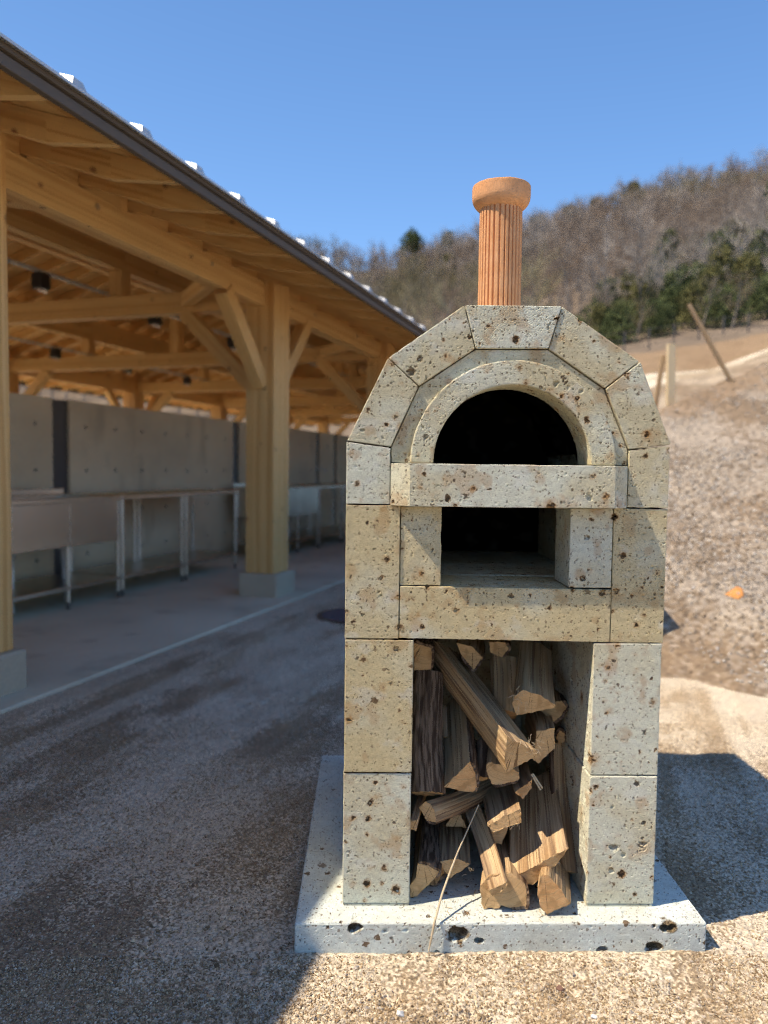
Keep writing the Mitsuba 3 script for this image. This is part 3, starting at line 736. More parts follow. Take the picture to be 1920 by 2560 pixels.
def rafter(u, side):
    """A rafter from eave to ridge with its tail cut to a shallower slope below, as (mesh, uv)."""
    w, sg = 0.045, 0.125
    vs = [2.16, 2.53, 2.9, 4.6, RIDGE_V - 0.065]
    low = [EAVE_Z - 0.062, deck_z(2.53) - sg - 0.008, deck_z(2.9) - sg, deck_z(4.6) - sg, deck_z(RIDGE_V - 0.065) - sg]
    top = [deck_z(v) - 0.003 for v in vs]
    off = (u * 3.91) % 83
    V, F, uv = [], [], []

    def quad(pts, st):
        n = len(V)
        V.extend(pts); uv.extend(st)
        F.extend([(n, n + 1, n + 2), (n, n + 2, n + 3)])
    P = lambda k, z, s: W(u + s * w / 2, vs[k] if side > 0 else 2 * RIDGE_V - vs[k], z[k])
    for k in range(4):
        for s in (-1, 1):
            st = [(off + vs[k], off + low[k] * 1.0 + s), (off + vs[k + 1], off + low[k + 1] - PITCH_R * (vs[k + 1] - vs[k]) + s), (off + vs[k + 1], off + top[k + 1] - PITCH_R * (vs[k + 1] - vs[k]) + s), (off + vs[k], off + top[k] + s)]
            quad([P(k, low, s), P(k + 1, low, s), P(k + 1, top, s), P(k, top, s)], st)
        quad([P(k, low, -1), P(k + 1, low, -1), P(k + 1, low, 1), P(k, low, 1)], [(off + vs[k], off + 3), (off + vs[k + 1], off + 3), (off + vs[k + 1], off + 3 + w), (off + vs[k], off + 3 + w)])
    quad([P(0, low, -1), P(0, low, 1), P(0, top, 1), P(0, top, -1)], [(off + 500, 0), (off + 500, w), (off + 500 + .06, w), (off + 500 + .06, 0)])
    return (np.array(V), np.array(F)), np.array(uv)


uu = 2.905 - 0.452 * 25
while uu < PU1 - 0.1:
    for side in (1, -1):
        m, uv = rafter(uu, side)
        part(pav, 'rafter', m, 'timber', uv=uv)
        if uu + 0.452 < PU1 - 0.1:                     # blocking above the eave beam between two rafters
            v = ROWS[0] if side > 0 else ROWS[1]
            v2 = v + (0.03 if side > 0 else -0.03)
            beam(pav, 'blocking', W(uu + 0.0235, v2, 2.862), W(uu + 0.4285, v2, 2.862), 0.09, 0.112)
    uu += 0.452
dt = 0.018
for side in (1, -1):
    V_ = lambda v: v if side > 0 else 2 * RIDGE_V - v
    edges = [EAVE_V - 0.02] + list(np.arange(EAVE_V + 0.80, RIDGE_V - 0.3, 0.91)) + [RIDGE_V - (0.0015 if side > 0 else -0.0)]
    for a, b in zip(edges[:-1], edges[1:]):            # the boards of the roof deck, seen from below
        x = b - 0.003
        pts = [(PU0, V_(a), deck_z(a)), (PU1, V_(a), deck_z(a)), (PU1, V_(x), deck_z(x)), (PU0, V_(x), deck_z(x))]
        v = np.array([W(*p) for p in pts] + [W(p[0], p[1], p[2] + dt) for p in pts])
        f = np.array([[0, 1, 2, 3], [4, 7, 6, 5], [0, 4, 5, 1], [1, 5, 6, 2], [2, 6, 7, 3], [3, 7, 4, 0]])
        V8, U8, F8 = [], [], []
        for k, q in enumerate(f):
            n = len(V8)
            for c in q:
                V8.append(v[c]); i = c % 4
                U8.append((pts[i][0] * 1.0 + 7.7 * a, pts[i][1] * 0.6 + 3 * k + a))
            F8 += [(n, n + 1, n + 2), (n, n + 2, n + 3)]
        part(pav, 'deck_board', (np.array(V8), np.array(F8)), 'timber', uv=np.array(U8))
        break_ = 0
    a, b = EAVE_V - 0.07, RIDGE_V + 0.0
    pts = [(PU0 - 0.05, V_(a), deck_z(a) + 0.024), (PU1, V_(a), deck_z(a) + 0.024), (PU1, V_(b), deck_z(b) + 0.024), (PU0 - 0.05, V_(b), deck_z(b) + 0.024)]
    v = np.array([W(*p) for p in pts] + [W(p[0], p[1], p[2] + 0.012) for p in pts])
    part(pav, 'metal_roof', (v, f), 'galvanised')
for k in range(1, len(COLS)):                          # round wooden plugs over the bolts of the eave beam
    for du in (-1.05, 0.95):
        m = trimesh.creation.cylinder(radius=0.019, height=0.004, sections=20)
        q = np.array(m.vertices)[:, [0, 2, 1]] + [COLS[k] + 0.155 + du, ROWS[0] - 0.05 - 0.001, 2.74]
        part(pav, 'plug', to_pav((q, np.array(m.faces)[:, ::-1])), 'brown_wood')
# gutter fascia: two stepped folds
for nm, vlo, vhi, zlo, zhi in (('fascia', 2.118, 2.15, EAVE_Z - 0.068, EAVE_Z - 0.022), ('fascia', 2.107, 2.15, EAVE_Z - 0.014, EAVE_Z + 0.010), ('fascia', 2.096, 2.15, EAVE_Z + 0.013, EAVE_Z + 0.026)):
    part(pav, nm, to_pav(cbox((PU0 - 0.06, vlo, zlo), (PU1, vhi, zhi), 0.003)), 'fascia_metal')
part(pav, 'fascia', to_pav(cbox((PU0 - 0.06, 2 * RIDGE_V - 2.15, EAVE_Z - 0.068), (PU1, 2 * RIDGE_V - 2.10, EAVE_Z + 0.05), 0.003)), 'fascia_metal')
uu = 2.585 - 0.4475 * 24
k = 0
while uu < PU1 - 0.2:                                  # the folded ribs of the roof sheet, whose ends show above the eave
    sec = [(-0.050, 0.0), (0.050, 0.0), (0.028, 0.046), (-0.028, 0.046)]
    P = []
    for v in (2.10, RIDGE_V - 0.05):
        z = deck_z(v) + 0.032
        P.append([W(uu + s, v + (0.012 if (h > 0 and v < 3) else 0), z + h) for s, h in sec])
    part(pav, 'roof_rib', hull(P[0] + P[1]), 'galvanised')
    uu += 0.4475

# lamps on their rails
for v, u_lamps, lab in ((4.75, (5.33, 6.96, 8.6, 10.3, 12.0), 'near'), (7.6, (8.79, 10.4, 12.1), 'far')):
    single('lighting_rail', to_pav(cbox((PU0 if v < 5 else 4, v - 0.017, 2.806), (16, v + 0.017, 2.832), 0.003)), 'galvanised', f'thin grey lighting rail under the pavilion roof, the {lab}er one to the yard' if lab == 'near' else 'thin grey lighting rail deep under the pavilion roof, farther from the yard', 'rail')
    for i, u in enumerate(u_lamps):
        t = thing('spotlight', {('near', 0): 'black box spotlight on the near rail, largest and leftmost', ('near', 1): 'black box spotlight just below the first tie beam', ('near', 2): 'black box spotlight partly behind the knee brace of the middle post', ('near', 3): 'small black spotlight on the near rail right of the middle post', ('near', 4): 'farthest tiny black spotlight on the near rail', ('far', 0): 'black box spotlight on the farther rail at left', ('far', 1): 'small black spotlight on the farther rail above the concrete wall', ('far', 2): 'tiny black spotlight on the farther rail just left of the middle post'}[(lab, i)], 'lamp', 'spotlights under the pavilion roof')
        part(t, 'housing', to_pav(cbox((u - 0.056, v - 0.056, 2.672), (u + 0.056, v + 0.056, 2.803), 0.008)), 'black_paint')
        for dx in (-0.034, 0, 0.034):
            ring = trimesh.creation.cylinder(radius=0.015, height=0.03, sections=16)
            part(t, 'lens', to_pav((np.array(ring.vertices) + [u + dx, v - 0.03 + abs(dx) * 0.4, 2.664], ring.faces)), 'lens_white')

# the concrete wall with dark joints between its panels
wall = thing('concrete_wall', 'long grey brown concrete wall with dark joints behind the steel sinks', 'wall')
WV, WT = 4.95, 1.80
joints = [(-4.3, -4.1), (-1.0, -0.78), (2.36, 2.58), (5.68, 5.90), (8.98, 9.17), (11.80, 11.95), (12.60, 12.74), (15.9, 16.1)]
u = PU0 + 0.1
holes = []
for a, b in joints + [(19.5, 19.6)]:
    part(wall, 'panel', to_pav(cbox((u, WV, ZF - 0.02), (a, WV + 0.18, WT), 0.006)), 'concrete_wall_face')
    part(wall, 'joint', to_pav(cbox((a + 0.002, WV + 0.03, ZF - 0.02), (b - 0.002, WV + 0.15, WT - 0.01), 0.003)), 'dark_panel')
    n = max(1, int(round((a - u) / 0.45)))
    for i in range(n):
        for z in (0.35, 0.75, 1.15, 1.56):
            cyl = trimesh.creation.cylinder(radius=0.016, height=0.006, sections=12)
            m = np.array(cyl.vertices)[:, [0, 2, 1]] + [u + (i + 0.5) * (a - u) / n, WV, z]
            holes.append((m, np.array(cyl.faces)[:, ::-1]))
    u = b
part(wall, 'tie_plug', to_pav(join(holes)), 'dark_panel', stuff=True)


# steel sinks and work tables along the wall
def leg(parent, u, v, top):
    k = part(parent, 'leg', to_pav(tube([(u, v, ZF + 0.06), (u, v, top)], 0.019, 12)), 'steel')
    part(k, 'foot', to_pav(tube([(u, v, ZF), (u, v, ZF + 0.06)], [0.013, 0.016], 10)), 'dark_metal')


def steel_table(u0, u1, label, front=4.18, back=4.80, z=0.94):
    t = thing('steel_table', label, 'table', 'steel work tables along the wall')
    part(t, 'top', to_pav(cbox((u0, front, z - 0.038), (u1, back, z), 0.004)), 'steel')
    for u in (u0 + 0.035, u1 - 0.035):
        for v in (front + 0.03, back - 0.04):
            leg(t, u, v, z - 0.039)
    part(t, 'shelf', to_pav(cbox((u0 + 0.02, front + 0.012, ZF + 0.155), (u1 - 0.02, back - 0.02, ZF + 0.19), 0.004)), 'steel_shiny')


def steel_sink(u0, u1, basins, label, front=4.18, back=4.80, z=0.94):
    t = thing('steel_sink', label, 'sink', 'steel sinks along the wall')
    th, zb = 0.006, 0.556
    for u in (u0 + 0.02, (u0 + u1) / 2, u1 - 0.02):
        for v in (front + 0.03, back - 0.04):
            leg(t, u, v, zb - 0.002 if 0.2 < (u - u0) < (u1 - u0 - 0.2) else z - 0.041)
    b0 = u0 + 0.045
    for b1 in np.linspace(u0 + 0.045, u1 - 0.045, basins + 1)[1:]:
        walls = [cbox((b0, front + 0.004, zb), (b1, front + 0.004 + th, z - 0.04), 0.002), cbox((b0, back - 0.05, zb), (b1, back - 0.05 + th, z - 0.04), 0.002),
                 cbox((b0, front + 0.012, zb), (b0 + th, back - 0.052, z - 0.04), 0.002), cbox((b1 - th, front + 0.012, zb), (b1, back - 0.052, z - 0.04), 0.002), cbox((b0 + 0.007, front + 0.012, zb), (b1 - 0.007, back - 0.052, zb + th), 0.002)]
        part(t, 'basin', to_pav(join(walls)), 'steel')
        uc = (b0 + b1) / 2
        part(t, 'drain_pipe', to_pav(join([tube([(uc, 4.5, zb - 0.002), (uc, 4.5, zb - 0.07)], [0.055, 0.048], 14), tube([(uc, 4.5, zb - 0.071), (uc, 4.5, zb - 0.16)], [0.034, 0.030], 12), tube([(uc, 4.5, zb - 0.161), (uc + 0.02, 4.5, ZF)], 0.023, 10)])), 'plastic_grey')
        b0 = b1 + 0.004
    rim = [cbox((u0, front - 0.004, z - 0.039), (u1, front + 0.035, z), 0.004), cbox((u0, back - 0.048, z - 0.039), (u1, back, z), 0.004), cbox((u0, front + 0.037, z - 0.039), (u0 + 0.045, back - 0.05, z), 0.004), cbox((u1 - 0.045, front + 0.037, z - 0.039), (u1, back - 0.05, z), 0.004)]
    part(t, 'rim', to_pav(join(rim)), 'steel')
    part(t, 'splash_back', to_pav(cbox((u0, back - 0.012, z + 0.001), (u1, back, z + 0.05), 0.003)), 'steel')
    part(t, 'shelf', to_pav(cbox((u0 + 0.02, front + 0.012, ZF + 0.155), (u1 - 0.02, back - 0.02, ZF + 0.19), 0.004)), 'steel_shiny')


def faucet(u, label):
    t = thing('faucet', label, 'tap')
    part(t, 'spout', to_pav(tube([(u, WV, 1.18), (u, WV - 0.10, 1.18), (u, WV - 0.20, 1.17), (u, WV - 0.23, 1.12)], 0.011, 10)), 'galvanised')
    part(t, 'handle', to_pav(join([tube([(u, WV - 0.06, 1.18), (u, WV - 0.06, 1.225)], 0.008, 8), tube([(u - 0.035, WV - 0.06, 1.228), (u + 0.035, WV - 0.06, 1.228)], 0.008, 8)])), 'galvanised')


steel_sink(4.33, 5.62, 2, 'stainless steel sink with deep basins beside the leftmost post')
steel_table(5.625, 6.635, 'stainless steel work table right of the first sink')
steel_table(6.64, 7.72, 'stainless steel work table ending at the middle post')
steel_sink(8.70, 10.11, 2, 'stainless steel sink visible just right of the middle post')
steel_table(10.12, 11.06, 'stainless steel work table beyond the second sink')
steel_table(11.07, 12.1, 'stainless steel work table partly hidden by the stone oven')
faucet(4.62, 'small metal tap on the wall above the leftmost sink')
faucet(11.72, 'small metal tap on the wall beside a dark joint near the stone oven')

# seen over the wall: a small white building and what stands around it
hb = thing('white_shed', 'small white building with grey roof glimpsed over the concrete wall', 'building')
hx, hy = -0.0735 * 46, 46.0
hz = float(hill_z(np.array([hx / hy]), np.array([hy]))[0])
part(hb, 'wall', cbox((hx - 0.75, hy, hz - 0.3), (hx + 0.45, hy + 1.6, hz + 1.5), 0.01), 'house_white')
part(hb, 'roof', hull([(hx - 0.85, hy - 0.12, hz + 1.505), (hx + 0.55, hy - 0.12, hz + 1.505), (hx - 0.85, hy + 1.7, hz + 1.505), (hx + 0.55, hy + 1.7, hz + 1.505), (hx - 0.15, hy - 0.12, hz + 2.1), (hx - 0.15, hy + 1.7, hz + 2.1)]), 'house_roof')

# round cover in the yard by the pavilion
mc = thing('manhole_cover', 'round dark blue manhole cover in the gravel beside the pavilion floor', 'manhole cover')
part(mc, 'cover', tube([(-0.07, 6.13, -0.03), (-0.07, 6.13, 0.016), (-0.07, 6.13, 0.018)], [0.29, 0.29, 0.285], 40), 'manhole_blue')
part(mc, 'frame', (lambda m: (np.array(m.vertices) + [-0.07, 6.13, -0.01], m.faces))(trimesh.creation.annulus(r_min=0.295, r_max=0.33, height=0.05, sections=40)), 'dark_metal')

# stakes and pole on the embankment, the wire fence below the wood
def stake(name, label, p0, p1, w, d, m, cat):
    ax = norm(np.subtract(p1, p0))
    msh, uv = timber(p0, p1, w, d, up=(0, 1, 0.01), c=0.004)
    single(name, msh, m, label, cat)


stake('wooden_stake', 'pale yellow square wooden stake standing upright on the embankment', (3.37, 8.5, 1.55), (3.35, 8.5, 2.62), 0.085, 0.06, 'pale_wood', 'stake')
stake('wooden_stake', 'thin brown wooden stake leaning against the pale upright stake', (3.16, 8.55, 1.5), (3.285, 8.55, 2.50), 0.05, 0.035, 'brown_wood', 'stake')
stake('leaning_pole', 'long brown wooden pole leaning on the embankment below the evergreen bushes', (4.14, 8.5, 2.05), (3.53, 8.5, 3.06), 0.042, 0.038, 'brown_wood', 'pole')
fence = thing('wire_fence', 'wire fence on thin dark posts along the top of the brown bank', 'fence')
pts = []
for a in np.arange(0.30, 0.62, 0.0325):
    d = 25.0
    z = 1.2 + d * float(np.interp(a, A_, (0.121, 0.150, 0.160, 0.174, 0.188, 0.247)))
    part(fence, 'post', tube([(a * d, d, z - 0.4), (a * d, d, z + 0.7)], 0.028, 8), 'dark_metal')
    pts.append((a * d, d - 0.05, z))
for h in (0.15, 0.4, 0.65):
    part(fence, 'wire', tube([(x, y, z + h) for x, y, z in pts], 0.008, 5), 'dark_metal')
SX, SY = 2.452, 4.978
pts = []
for x, y, h in ((-1.2, 0.6, 0), (-0.6, -0.3, 0), (-0.1, -0.9, 0), (0.7, -0.6, 0), (1.0, 0.4, 0), (0.5, 1.0, 0), (-0.3, 0.5, 0), (-0.5, -0.2, 1), (0.6, -0.4, 1), (0.7, 0.5, 1), (0.1, 0.4, 1)):
    px, py = SX + 0.052 * x, SY + 0.05 * y
    pts.append((px, py, float(slope_z(np.array([px]), np.array([py]))[0]) + 0.008 + 0.008 * h))
single('clay_shard', hull(pts), 'orange_clay', 'bright orange flat clay shard lying on the stony slope', 'shard')

# ---------------------------------------------------------------- the stone oven
YF, YB = 1.905, 2.84


def axis_lines(L, s, r, fine=True):
    edge = [0, 0.3 * r, 0.65 * r, r]
    n = max(2, int(round((L - 2 * r) / s)))
    return np.array(edge + list(np.linspace(r, L - r, n + 1)[1:-1]) + [L - x for x in edge[::-1]])


def block(mapf, Wd, H, D, y0, s=0.0019, r=0.0024, pp=(0.75, 0.54, 0.13), yoff=None, qs=None, faces='flrtb', rough=1.0, cav=()):
    """A dressed block of porous tuff with worn arrises. mapf(a, b) takes the distance across and up the front to (x, z); depth runs back along y from y0."""
    la, lb = axis_lines(Wd, s, r), axis_lines(H, s, r)
    near = [0, 0.3 * r, 0.65 * r, r] + list(np.arange(r + 2 * s, min(0.06, D * 0.5), 2 * s))
    lc = np.array(near + list(np.arange(near[-1] + 0.02, D - 0.01, 0.02)) + [D]) if qs is None else np.array([0, 0.3 * r, 0.65 * r, r] + list(np.arange(r + qs, D - qs, qs)) + [D - r, D])
    out = []

    def face(A, B, C, flip):
        shp = A.shape
        P = np.stack([A.ravel(), B.ravel(), C.ravel()], 1)
        lim = np.array([Wd, H, D])
        inner = np.clip(P, r, lim - r)
        inner[:, 2] = np.clip(P[:, 2], r, D)
        d = P - inner
        L = np.linalg.norm(d, axis=1, keepdims=True)
        d = d / np.maximum(L, 1e-9)
        Q = inner + d * r
        a, b, c = Q.T
        e = 1e-4
        x, z = mapf(a, b)
        xa, za = mapf(a + e, b); xb, zb = mapf(a, b + e)
        ea = np.stack([xa - x, za - z], 1); ea /= np.linalg.norm(ea, axis=1, keepdims=True) + 1e-12
        eb = np.stack([xb - x, zb - z], 1); eb /= np.linalg.norm(eb, axis=1, keepdims=True) + 1e-12
        yo = yoff(a, c) if yoff else 0
        Wp = np.stack([x, y0 + c + yo, z], 1)
        n = np.stack([ea[:, 0] * d[:, 0] + eb[:, 0] * d[:, 1], d[:, 2], ea[:, 1] * d[:, 0] + eb[:, 1] * d[:, 1]], 1)
        # worn, slightly uneven faces, chipped along the arrises
        edge = (np.abs(d) > 0.35).sum(1) > 1
        dep = pore_depth(Wp, *pp) + 0.0012 * (meshkit.fbm(Wp * 28, 3, 5) - 0.5) * rough + np.where(edge, 0.0035 * np.maximum(0, meshkit.noise(Wp * 70, 8) - 0.62) / 0.38, 0)
        for hx, hy, hz, hr in cav:                     # large cavities broken out along an edge
            d3 = np.linalg.norm((Wp - [hx, hy, hz]) / [1.25, 1.0, 0.8], axis=1) / hr + 0.9 * (meshkit.fbm(Wp * 75, 3, 12) - 0.5)
            dep = dep + 0.024 * np.clip((1 - d3) * 2.2, 0, 1)
        Wp = Wp - n * np.minimum(dep, 0.030)[:, None]
        out.append((Wp, grid_faces(*shp, flip=flip)))
    A, B = np.meshgrid(la, lb, indexing='ij')
    face(A, B, A * 0, False)
    if 'l' in faces:
        B2, C2 = np.meshgrid(lb, lc, indexing='ij'); face(B2 * 0, B2, C2, False)
    if 'r' in faces:
        B2, C2 = np.meshgrid(lb, lc, indexing='ij'); face(B2 * 0 + Wd, B2, C2, True)
    if 'b' in faces:
        A2, C2 = np.meshgrid(la, lc, indexing='ij'); face(A2, A2 * 0, C2, True)
    if 't' in faces:
        A2, C2 = np.meshgrid(la, lc, indexing='ij'); face(A2, A2 * 0 + H, C2, False)
    # plain back
    A2, B2 = np.meshgrid(np.linspace(0, Wd, 9), np.linspace(0, H, 9), indexing='ij')
    x, z = mapf(A2.ravel(), B2.ravel())
    out.append((np.stack([x, np.full(x.shape, y0 + D) + (yoff(A2.ravel(), np.full(x.shape, D)) if yoff else 0), z], 1), grid_faces(9, 9, flip=True)))
    return join(out)


def quadmap(bl, br, tr, tl):
    bl, br, tr, tl = (np.array(p, float) for p in (bl, br, tr, tl))
    Wd = 0.5 * (np.linalg.norm(br - bl) + np.linalg.norm(tr - tl)); H = 0.5 * (np.linalg.norm(tl - bl) + np.linalg.norm(tr - br))

    def f(a, b):
        s, t = (a / Wd)[:, None], (b / H)[:, None]
        P = (1 - s) * (1 - t) * bl + s * (1 - t) * br + s * t * tr + (1 - s) * t * tl
        return P[:, 0], P[:, 1]
    return f, Wd, H


def rect(x0, z0, x1, z1):
    return quadmap((x0, z0), (x1, z0), (x1, z1), (x0, z1))


def shrunk(q, g):
    q = [np.array(p, float) for p in q]
    c = sum(q) / 4
    return [p + (c - p) / np.linalg.norm(c - p) * g for p in q]


oven = thing('stone_oven', 'tall wood fired oven of pitted grey tan stone blocks with terracotta chimney', 'oven')
J = 0.0008
xL, xR, lL, lR = -0.0535, 0.7565, 0.1195, 0.5775
ZP = 0.075                                             # top of the base slab
# legs: two blocks high on either side of the wood store
for x0, x1, z0, z1, mat, y, pp in ((xL, lL, ZP + 0.006, 0.4255 - J, 'stone_grey', YF + 0.002, (0.42, 0.55, 0.22)), (xL + 0.001, lL + 0.001, 0.4255 + J, 0.7705 - J, 'stone_tan', YF, (0.40, 0.28, 0.05)),
                                   (lR - 0.001, xR - 0.004, ZP + 0.006, 0.4205 - J, 'stone_grey', YF - 0.002, (0.40, 0.55, 0.25)), (lR + 0.001, xR - 0.003, 0.4205 + J, 0.7645 - J, 'stone_grey', YF + 0.001, (0.55, 0.40, 0.08))):
    part(oven, 'leg_block', block(*rect(x0, z0, x1, z1), YB - y, y, pp=pp, qs=0.009 if x0 > 0.3 else None, faces='flrt' if x0 > 0.3 else 'flr', r=0.0034), mat)
    part(oven, 'mortar', cbox((x0 + 0.0015, y + 0.0015, ZP - 0.002), (x1 - 0.0015, YB, ZP + 0.0075), 0.003), 'stone_grey') if z0 < 0.2 else None
part(oven, 'store_back', cbox((lL + 0.003, YB - 0.10, ZP + 0.002), (lR - 0.003, YB - 0.002, 0.77), 0.003), 'stone_warm')
# side blocks, lintel and the jambs of the lower niche
part(oven, 'side_block', block(*rect(xL, 0.7705 + J, 0.083 - J, 1.110 - J), YB - YF, YF, pp=(0.52, 0.61, 0.1), faces='flr'), 'stone_tan')
part(oven, 'side_block', block(*rect(0.620 + J, 0.7645 + J, xR, 1.1085 - J), YB - YF - 0.002, YF + 0.002, pp=(0.52, 0.47, 0.06), faces='flr'), 'stone_tan')
part(oven, 'lintel', block(*quadmap((0.083 + J, 0.7715 + J), (0.620 - J, 0.7650 + J), (0.620 - J, 0.9020 - J), (0.083 + J, 0.9065 - J)), 0.22, YF + 0.001, pp=(0.5, 0.34, 0.05), faces='flrt', qs=0.006), 'stone_tan')
part(oven, 'niche_jamb', block(*rect(0.083 + J, 0.9065 + J, 0.1865, 1.107 - J), 0.145, YF + 0.004, pp=(0.5, 0.38, 0.0), faces='flr', rough=3), 'stone_tan')
part(oven, 'niche_jamb', block(*rect(0.5110, 0.9040 + J, 0.620 - J, 1.107 - J), 0.145, YF + 0.003, pp=(0.45, 0.41, 0.19), faces='flr', qs=0.006), 'stone_grey')
for k, (y0, y1) in enumerate(((YF + 0.223, YF + 0.46), (YF + 0.463, YB - 0.102))):
    part(oven, 'niche_floor', cbox((0.085, y0, 0.80), (0.618, y1, 0.9045), 0.003), 'stone_grey')
part(oven, 'niche_back', cbox((0.085, YB - 0.10, 0.907), (0.618, YB - 0.003, 1.105), 0.003), 'deep_shade_stone')
# shelf with chamfered corners; it runs on inside as the oven floor
sw = 0.595


def shelf_off(a, c):
    t = np.clip(np.minimum(a, sw - a) / 0.046, 0, 1)
    return -0.046 * t * np.clip(1 - (c - 0.02) / 0.12, 0, 1)


part(oven, 'shelf', block(*rect(0.0570, 1.1085, 0.652, 1.2135), 0.5, YF, yoff=shelf_off, pp=(0.85, 0.54, 0.16), r=0.0025, faces='flrtb'), 'stone_grey')
part(oven, 'oven_floor', cbox((0.06, YF + 0.502, 1.115), (0.65, YB - 0.102, 1.205), 0.003), 'deep_shade_stone')
part(oven, 'shoulder_block', block(*quadmap((xL, 1.110 + J), (0.0555, 1.110 + J), (0.0558, 1.2530 - J), (xL, 1.2668 - J)), YB - YF, YF, pp=(0.85, 0.84, 0.24), faces='flr'), 'stone_grey')
part(oven, 'shoulder_block', block(*quadmap((0.6535, 1.1085 + J), (xR, 1.1085 + J), (xR, 1.2670 - J), (0.6548, 1.2540 - J)), YB - YF, YF, pp=(0.75, 0.54, 0.16), faces='flr'), 'stone_warm')
# the five roof blocks
OUT = [(-0.0530, 1.2672), (0.0465, 1.4738), (0.2345, 1.6068), (0.4770, 1.6072), (0.6755, 1.4745), (0.7600, 1.2675)]
INN = [(0.0564, 1.2535), (0.1240, 1.4050), (0.2635, 1.4995), (0.4455, 1.5020), (0.5900, 1.4060), (0.6545, 1.2545)]
for k, (mat, pp, dy) in enumerate((('stone_warm', (0.85, 0.50, 0.08), 0.0), ('stone_warm', (0.85, 0.52, 0.10), 0.003), ('stone_grey', (0.8, 0.5, 0.25), 0.0), ('stone_warm', (0.8, 0.62, 0.16), 0.004), ('stone_warm', (0.8, 0.5, 0.14), 0.0))):
    q = shrunk([INN[k], INN[k + 1], OUT[k + 1], OUT[k]], 0.0012)
    q = [q[1], q[0], q[3], q[2]]
    q = [q[3], q[2], q[1], q[0]]                       # outer edge as the bottom, so that the front stays facing out
    part(oven, 'roof_block', block(*quadmap(*q), YB - YF, YF + dy, pp=pp, r=0.003, faces='flrtb'), mat)
part(oven, 'back_wall', (lambda m: m)(hull([(x, y, z) for x, z in [(0.058, 1.12), (0.652, 1.12)] + [(a[0] * 0.97 + 0.355 * 0.03, a[1] - 0.02) for a in INN] for y in (YB - 0.10, YB - 0.002)])), 'deep_shade_stone')
part(oven, 'rear_slab', hull([(x, y, z) for x, z in [(xL, ZP), (xR, ZP)] + [(a[0], a[1] - 0.004) for a in OUT] for y in (YB + 0.001, YB + 0.05)]), 'stone_warm')
for k in range(5):                                     # lining added behind the roof blocks to shut out light, coloured as shade
    p, q = np.array(INN[k]), np.array(INN[k + 1])
    m = np.array([0.355, 1.21]); p2, q2 = p + (m - p) * 0.06, q + (m - q) * 0.06
    p1, q1 = p + (m - p) * 0.012, q + (m - q) * 0.012
    part(oven, 'chamber_lining', hull([(a[0], y, a[1]) for a in (p1, q1, q2, p2) for y in (YF + 0.13, YB - 0.001)]), 'deep_shade_stone')
# arch: recessed panel and the ring that stands proud of it
CX, CZ = 0.3605, 1.2145
poly = np.array([(0.0572, 1.2145)] + INN + [(0.6535, 1.2145)])
seg = poly[1:] - poly[:-1]


def panel_edge(th):
    d = np.stack([np.cos(th), np.sin(th)], 1)
    best = np.full(len(th), 1e9)
    for p, e in zip(poly[:-1], seg):
        den = d[:, 0] * e[1] - d[:, 1] * e[0]
        q = p - [CX, CZ]
        t = (q[0] * e[1] - q[1] * e[0]) / np.where(np.abs(den) < 1e-9, 1e-9, den)
        w = (q[0] * d[:, 1] - q[1] * d[:, 0]) / np.where(np.abs(den) < 1e-9, 1e-9, den)
        best = np.where((t > 0) & (w > -1e-3) & (w < 1.001) & (t < best), t, best)
    return best


PW, PH = 0.85, 0.085


def panel_map(a, b):
    th = np.pi * (1 - a / PW)
    th = np.clip(th, 1e-5, np.pi - 1e-5)
    r0 = 0.205
    rr = r0 + (panel_edge(th) - 0.0016 - r0) * b / PH
    return CX + rr * np.cos(th), CZ + rr * np.sin(th)


part(oven, 'arch_panel', block(panel_map, PW, PH, 0.10, YF + 0.010, pp=(0.6, 0.54, 0.08), r=0.002, faces='ftb'), 'stone_warm')
RW = 0.70


def ring_map(a, b):
    th = np.pi * (1 - a / RW)
    rr = 0.1965 + b
    cx = 0.3590 + (0.3620 - 0.3590) * b / 0.0605
    return cx + rr * np.cos(th), CZ + rr * np.sin(th)


part(oven, 'arch_ring', block(ring_map, RW, 0.0605, 0.12, YF - 0.010, pp=(0.72, 0.61, 0.19), r=0.004, faces='flrtb', qs=0.004, rough=2), 'stone_warm')
# terracotta chimney: a fluted shaft and a thick rounded collar
CHX, CHY = 0.3555, 2.12
na, nz = 448, 40
ang = np.linspace(0, 2 * np.pi, na, endpoint=False)
zz = np.linspace(1.575, 1.925, nz)
fl = np.abs(((ang * 28 / (2 * np.pi) + 0.16 * np.sin(ang * 5)) % 1) - 0.5) * 2
prof = np.clip((fl - 0.62) / 0.26, 0, 1)
Rr = 0.0585 - 0.0058 * prof
A, Zc = np.meshgrid(ang, zz, indexing='ij')
P = np.stack([np.cos(A), np.sin(A), Zc], -1)
Rf = Rr[:, None] * (1 + 0 * Zc) - 0.0045 * np.clip((Zc - 1.905) / 0.03, 0, 1) * 0 + 0.0012 * (meshkit.fbm(P * [8, 8, 22], 3, 51) - 0.5) + 0.002 * np.maximum(0, meshkit.noise(P * [14, 14, 60], 52) - 0.8)
Rf = Rf * (1 - 0.012 * (Zc - 1.6) / 0.3)
wrap = lambda M: np.concatenate([M, M[:1]], 0)
shaft = np.stack([CHX + Rf * np.cos(A), CHY + Rf * np.sin(A), Zc], -1)
chim = part(oven, 'chimney', (wrap(shaft).reshape(-1, 3), grid_faces(na + 1, nz)), 'terracotta')
